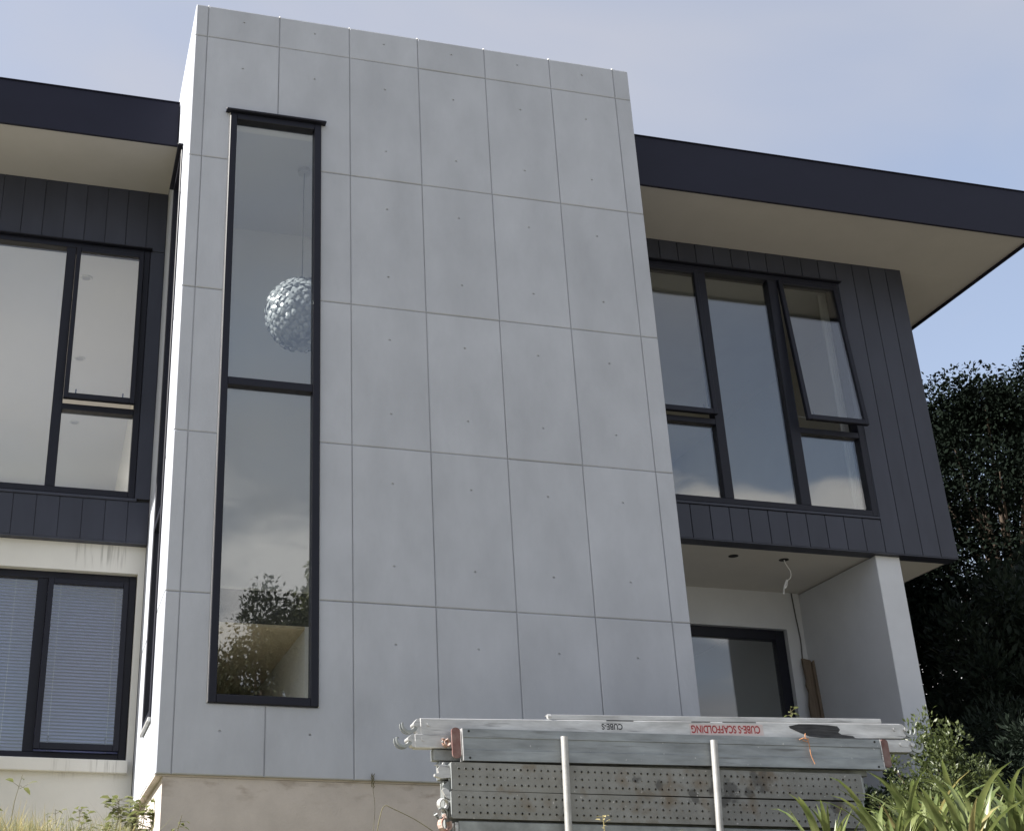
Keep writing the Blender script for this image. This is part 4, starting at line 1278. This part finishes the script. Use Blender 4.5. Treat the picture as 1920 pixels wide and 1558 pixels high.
bush('small_leaf_shrub', 'sunlit small-leaved shrub just right of the scaffold pile', (4.98, -.9, -.18), (.38, .32, .58), 5600, M['shrub_leaf'], .032, GS, seed=1, lumps=44)
bush('small_leaf_shrub', 'small-leaved shrub close under the right end of the deck board', (4.5, -1.15, -.40), (.24, .24, .42), 3000, M['shrub_leaf'], .03, GS, seed=2, lumps=24)
bush('dark_shrub', 'low dark shrub in the gap behind the right end of the perforated boards', (4.95, -.25, -.36), (.55, .3, .46), 5200, M['bush_leaf'], .05, GS, seed=9, aspect=2.2, lumps=44)
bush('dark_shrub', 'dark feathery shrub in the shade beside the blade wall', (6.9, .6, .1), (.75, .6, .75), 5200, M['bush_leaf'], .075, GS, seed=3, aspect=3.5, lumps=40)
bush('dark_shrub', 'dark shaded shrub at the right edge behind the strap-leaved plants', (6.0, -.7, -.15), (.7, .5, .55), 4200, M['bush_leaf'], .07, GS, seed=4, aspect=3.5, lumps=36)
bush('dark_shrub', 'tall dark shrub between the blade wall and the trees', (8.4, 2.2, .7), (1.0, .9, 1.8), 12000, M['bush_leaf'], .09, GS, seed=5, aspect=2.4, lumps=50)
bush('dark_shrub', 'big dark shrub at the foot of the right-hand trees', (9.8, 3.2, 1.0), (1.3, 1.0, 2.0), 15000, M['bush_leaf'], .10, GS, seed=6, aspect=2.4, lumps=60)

# strap-leaved plants
def strap_mesh(L, W, bend, seed):
    r = random.Random(seed)
    m = MB(); n = 8
    vs = []
    for i in range(n + 1):
        f = i / n
        a = bend * f * f
        x = L * (math.sin(a) / max(bend, .01) if bend > .01 else f) * 1.0
        # arching curve
        px, pz = 0, 0
        steps = 24
        for k in range(int(steps * f)):
            g = k / steps
            th = math.radians(12) + bend * g * g
            px += math.sin(th) * L / steps; pz += math.cos(th) * L / steps
        w = W * (1 - f ** 3.2) * (.55 + .45 * min(1, f * 4))
        if i == n: w = W * .03
        vs += [(px, -w, pz + .012 * (w / W)), (px, 0, pz), (px, w, pz + .012 * (w / W))]
    fs = []
    for i in range(n):
        b = i * 3
        fs += [(b, b + 1, b + 4, b + 3), (b + 1, b + 2, b + 5, b + 4)]
    m.add(vs, fs, True)
    return m.mesh('leaf', M['strap_leaf'])
straps = [strap_mesh(.44 + .035 * k, .0175 + .0028 * (k % 3), .22 + .21 * k, k) for k in range(7)]
dry_straps = []
for m_ in straps[3:6]:
    q_ = m_.copy(); q_.materials.clear(); q_.materials.append(M['dry_leaf']); dry_straps.append(q_)
spots = [(3.02, -2.45, 15, 'strap-leaved plant in front of the perforated boards, leftmost of the clump'),
         (3.42, -2.40, 22, 'strap-leaved plant just right of the end of the perforated boards'),
         (3.78, -2.20, 26, 'tallest strap-leaved plant, right of the scaffold pile'),
         (3.70, -2.62, 20, 'strap-leaved plant low at the bottom edge, front of the clump'),
         (4.10, -2.45, 24, 'strap-leaved plant with bright sunlit leaves, second from the right edge'),
         (4.45, -2.30, 26, 'strap-leaved plant cut off by the right edge of the photo'),
         (4.75, -1.95, 22, 'strap-leaved plant furthest back at the right edge'),
         (4.30, -1.95, 20, 'strap-leaved plant behind the bright sunlit one')]
for (px, py, n, lab) in spots:
    gz = ground_z(px, py) + .06
    t = thing('strap_leaf_plant', lab, 'plant', (px, py, gz), 'strap-leaved plants at the lower right')
    for k in range(int(n * 1.35)):
        o = bpy.data.objects.new('leaf', rnd.choice(straps) if rnd.random() > .06 else rnd.choice(dry_straps))
        COL.objects.link(o); o.parent = t
        o.location = (rnd.uniform(-.05, .05), rnd.uniform(-.05, .05), .02)
        o.rotation_euler = (rnd.uniform(-.18, .18), rnd.uniform(-.15, .2), rnd.uniform(0, 6.28))
        s = rnd.uniform(.85, 1.25) * (.78 if px < 3.1 else .88 if px < 3.5 else 1.0)
        o.scale = (s, s * rnd.uniform(.85, 1.2), s)

# weeds
def weed(label, base, height, nleaf, lsize, mat, lean=(0, 0), seed=0, broad=1.7, low=.25):
    r = random.Random(seed)
    t = thing('weed', label, 'weed', base, 'weeds along the foot of the house')
    s = MB()
    b = Vector(base)
    tip = b + Vector((lean[0], lean[1], height))
    pts = [b, b.lerp(tip, .35) + Vector((r.uniform(-.015, .015), 0, 0)), b.lerp(tip, .7) + Vector((r.uniform(-.02, .02), 0, 0)), tip]
    s.tube(pts, [.005, .0042, .003, .0015], 6)
    lv = []
    for k in range(nleaf):
        f = r.uniform(low, 1.0)
        p = pts[0].lerp(tip, f)
        a = r.uniform(0, 6.28)
        d = Vector((math.cos(a), math.sin(a), r.uniform(-.25, .6))).normalized()
        q = p + d * lsize * r.uniform(.3, 1.0)
        s.tube([p, q], [.0018, .0012], 5)
        L = lsize * r.uniform(.6, 1.25)
        sd = d.cross(Vector((0, 0, 1))).normalized(); up = sd.cross(d)
        sd = (sd + up * r.uniform(-.6, .6)).normalized()
        Wd = L / broad * .5
        lf = MB()
        e = q + d * L + Vector((0, 0, -.25 * L))
        m1, m2 = q + d * L * .33 + up * L * .06, q + d * L * .7 - Vector((0, 0, .06 * L))
        lf.add([q, m1 + sd * Wd, m2 + sd * Wd * .75, e, m2 - sd * Wd * .75, m1 - sd * Wd, m1 - up * .05 * L, m2 - up * .05 * L],
               [(0, 1, 6), (1, 2, 7, 6), (2, 3, 7), (3, 4, 7), (4, 5, 6, 7), (5, 0, 6)], True)
        lv.append(lf)
    s.build('stem', M['weed_stem'] if mat is not M['dry_stem'] else mat, t)
    for lf in lv: lf.build('leaf', mat, t)
    return t
weed('tall thin weed stalk with two drooping leaves at the lower left', (-1.0, .9, -.5), .60, 4, .075, M['weed_leaf'], (.07, 0), 4, 2.6, .8)
weed('bushy broad-leaved weed beside the sunlit corner of the tower', (-.30, .75, -.5), .44, 110, .075, M['weed_leaf'], (.03, 0), 5)
weed('second broad-leaved weed against the sunlit plinth corner', (-.16, .55, -.5), .40, 90, .075, M['weed_leaf'], (.05, 0), 6)
weed('pale broad-leaved weed left of the bushy one', (-.47, .8, -.5), .37, 50, .06, M['weed_leaf'], (-.06, 0), 7)
weed('small yellowish weed in the middle below the cream wall', (-.70, .9, -.5), .38, 20, .05, M['weed_leaf'], (.01, 0), 8)
weed('low weed at the foot of the plinth near its corner', (.02, -.1, -.5), .24, 20, .04, M['weed_leaf'], (.05, 0), 9)
weed('leafy weed at the far lower left edge', (-1.1, .8, -.5), .40, 40, .06, M['weed_leaf'], (-.05, 0), 10)
weed('dry seed-headed weed standing in front of the perforated boards', (2.16, -1.72, ground_z(2.1, -1.7)), .36, 14, .028, M['dry_stem'], (.0, 0), 11, 1.6, .6)
weed('small green sprout in front of the lower boards', (2.62, -1.7, ground_z(2.6, -1.7)), .30, 8, .03, M['weed_leaf'], (.01, 0), 12, 1.6, .8)
weed('little leafy sprig sticking up above the angle bar', (3.76, -1.1, .0), .36, 12, .035, M['weed_leaf'], (.01, 0), 13, 1.6, .75)
# arching dry stem by the pile
ar = MB().tube(curve([(1.00, -1.2, -.75), (1.03, -1.2, -.5), (1.06, -1.2, -.36), (1.085, -1.2, -.318), (1.13, -1.21, -.335), (1.25, -1.22, -.39), (1.36, -1.24, -.46)]), .0024, 6)
tag(ar.build('dry_stem', M['weed_stem']), 'thin dry stem arching over to the left end of the pile', 'stem')
dh = MB()
for k in range(14):
    a = k * 2.4
    dh.tube([(1.12 + .006 * math.cos(a), .02, .03 - .006 * k), (1.12 + .012 * math.cos(a), .012 - .008 * math.sin(a), .045 - .006 * k)], .0025, 5)
dh.tube(curve([(1.118, .02, .05), (1.122, .015, -.06), (1.12, -.03, -.2), (1.08, -.06, -.5)]), .0014, 5)
dh.v = [(x + .20, y - .03, z) for x, y, z in dh.v]
tag(dh.build('dried_flower', M['weed_stem']), 'withered flower stalk standing against the tower foot', 'weed')

# grass and straw on the terrace
def grass(name, label, mat, n, area, hmin, hmax, seed, clump=60):
    r = np.random.RandomState(seed)
    x0, x1, y0, y1 = area
    cc = np.stack([r.uniform(x0, x1, clump), r.uniform(y0, y1, clump)], 1)
    w = r.randint(0, clump, n)
    P = cc[w] + r.normal(0, .10, (n, 2))
    V = np.zeros((n, 5, 3))
    h = r.uniform(hmin, hmax, n) * r.uniform(.5, 1, n)
    a = r.uniform(0, 2 * np.pi, n)
    ln = r.uniform(.1, .65, n) * h
    wd = r.uniform(.0015, .0034, n)
    gz = np.array([ground_z(x, y) for x, y in P])
    for j, (f, q) in enumerate(((0, 1), (0, -1), (.55, -.8), (.55, .8), (1, 0))):
        bend = f * f
        V[:, j, 0] = P[:, 0] + np.cos(a) * ln * bend - np.sin(a) * wd * q
        V[:, j, 1] = P[:, 1] + np.sin(a) * ln * bend + np.cos(a) * wd * q
        V[:, j, 2] = gz - .01 + h * f * (1 - .15 * f)
    idx = np.arange(n)[:, None] * 5
    me = bpy.data.meshes.new(name)
    me.from_pydata(V.reshape(-1, 3).tolist(), [], [t for i in range(n) for t in ((i * 5, i * 5 + 1, i * 5 + 2, i * 5 + 3), (i * 5 + 3, i * 5 + 2, i * 5 + 4))])
    me.materials.append(mat)
    o = place(bpy.data.objects.new(name, me), None)
    o['kind'] = 'stuff'; o['label'] = label; o['category'] = 'grass'
    return o
grass('grass', 'short dry grass over the terrace in front of the house', M['grass'], 26000, (-3, 7, -4.2, -.1), .05, .17, 1, 420)
grass('straw', 'pale straw and long dry grass at the lower left', M['dry_stem'], 2600, (-1.6, -.12, -.2, 1.7), .22, .46, 2, 60)
grass('long_grass', 'longer grass at the foot of the left wall', M['grass'], 9000, (-3, -.12, -.3, 1.9), .12, .40, 3, 110)
grass('plinth_straw', 'few dry straws standing along the plinth', M['dry_stem'], 70, (0, 1.3, -.6, -.1), .10, .30, 4, 14)
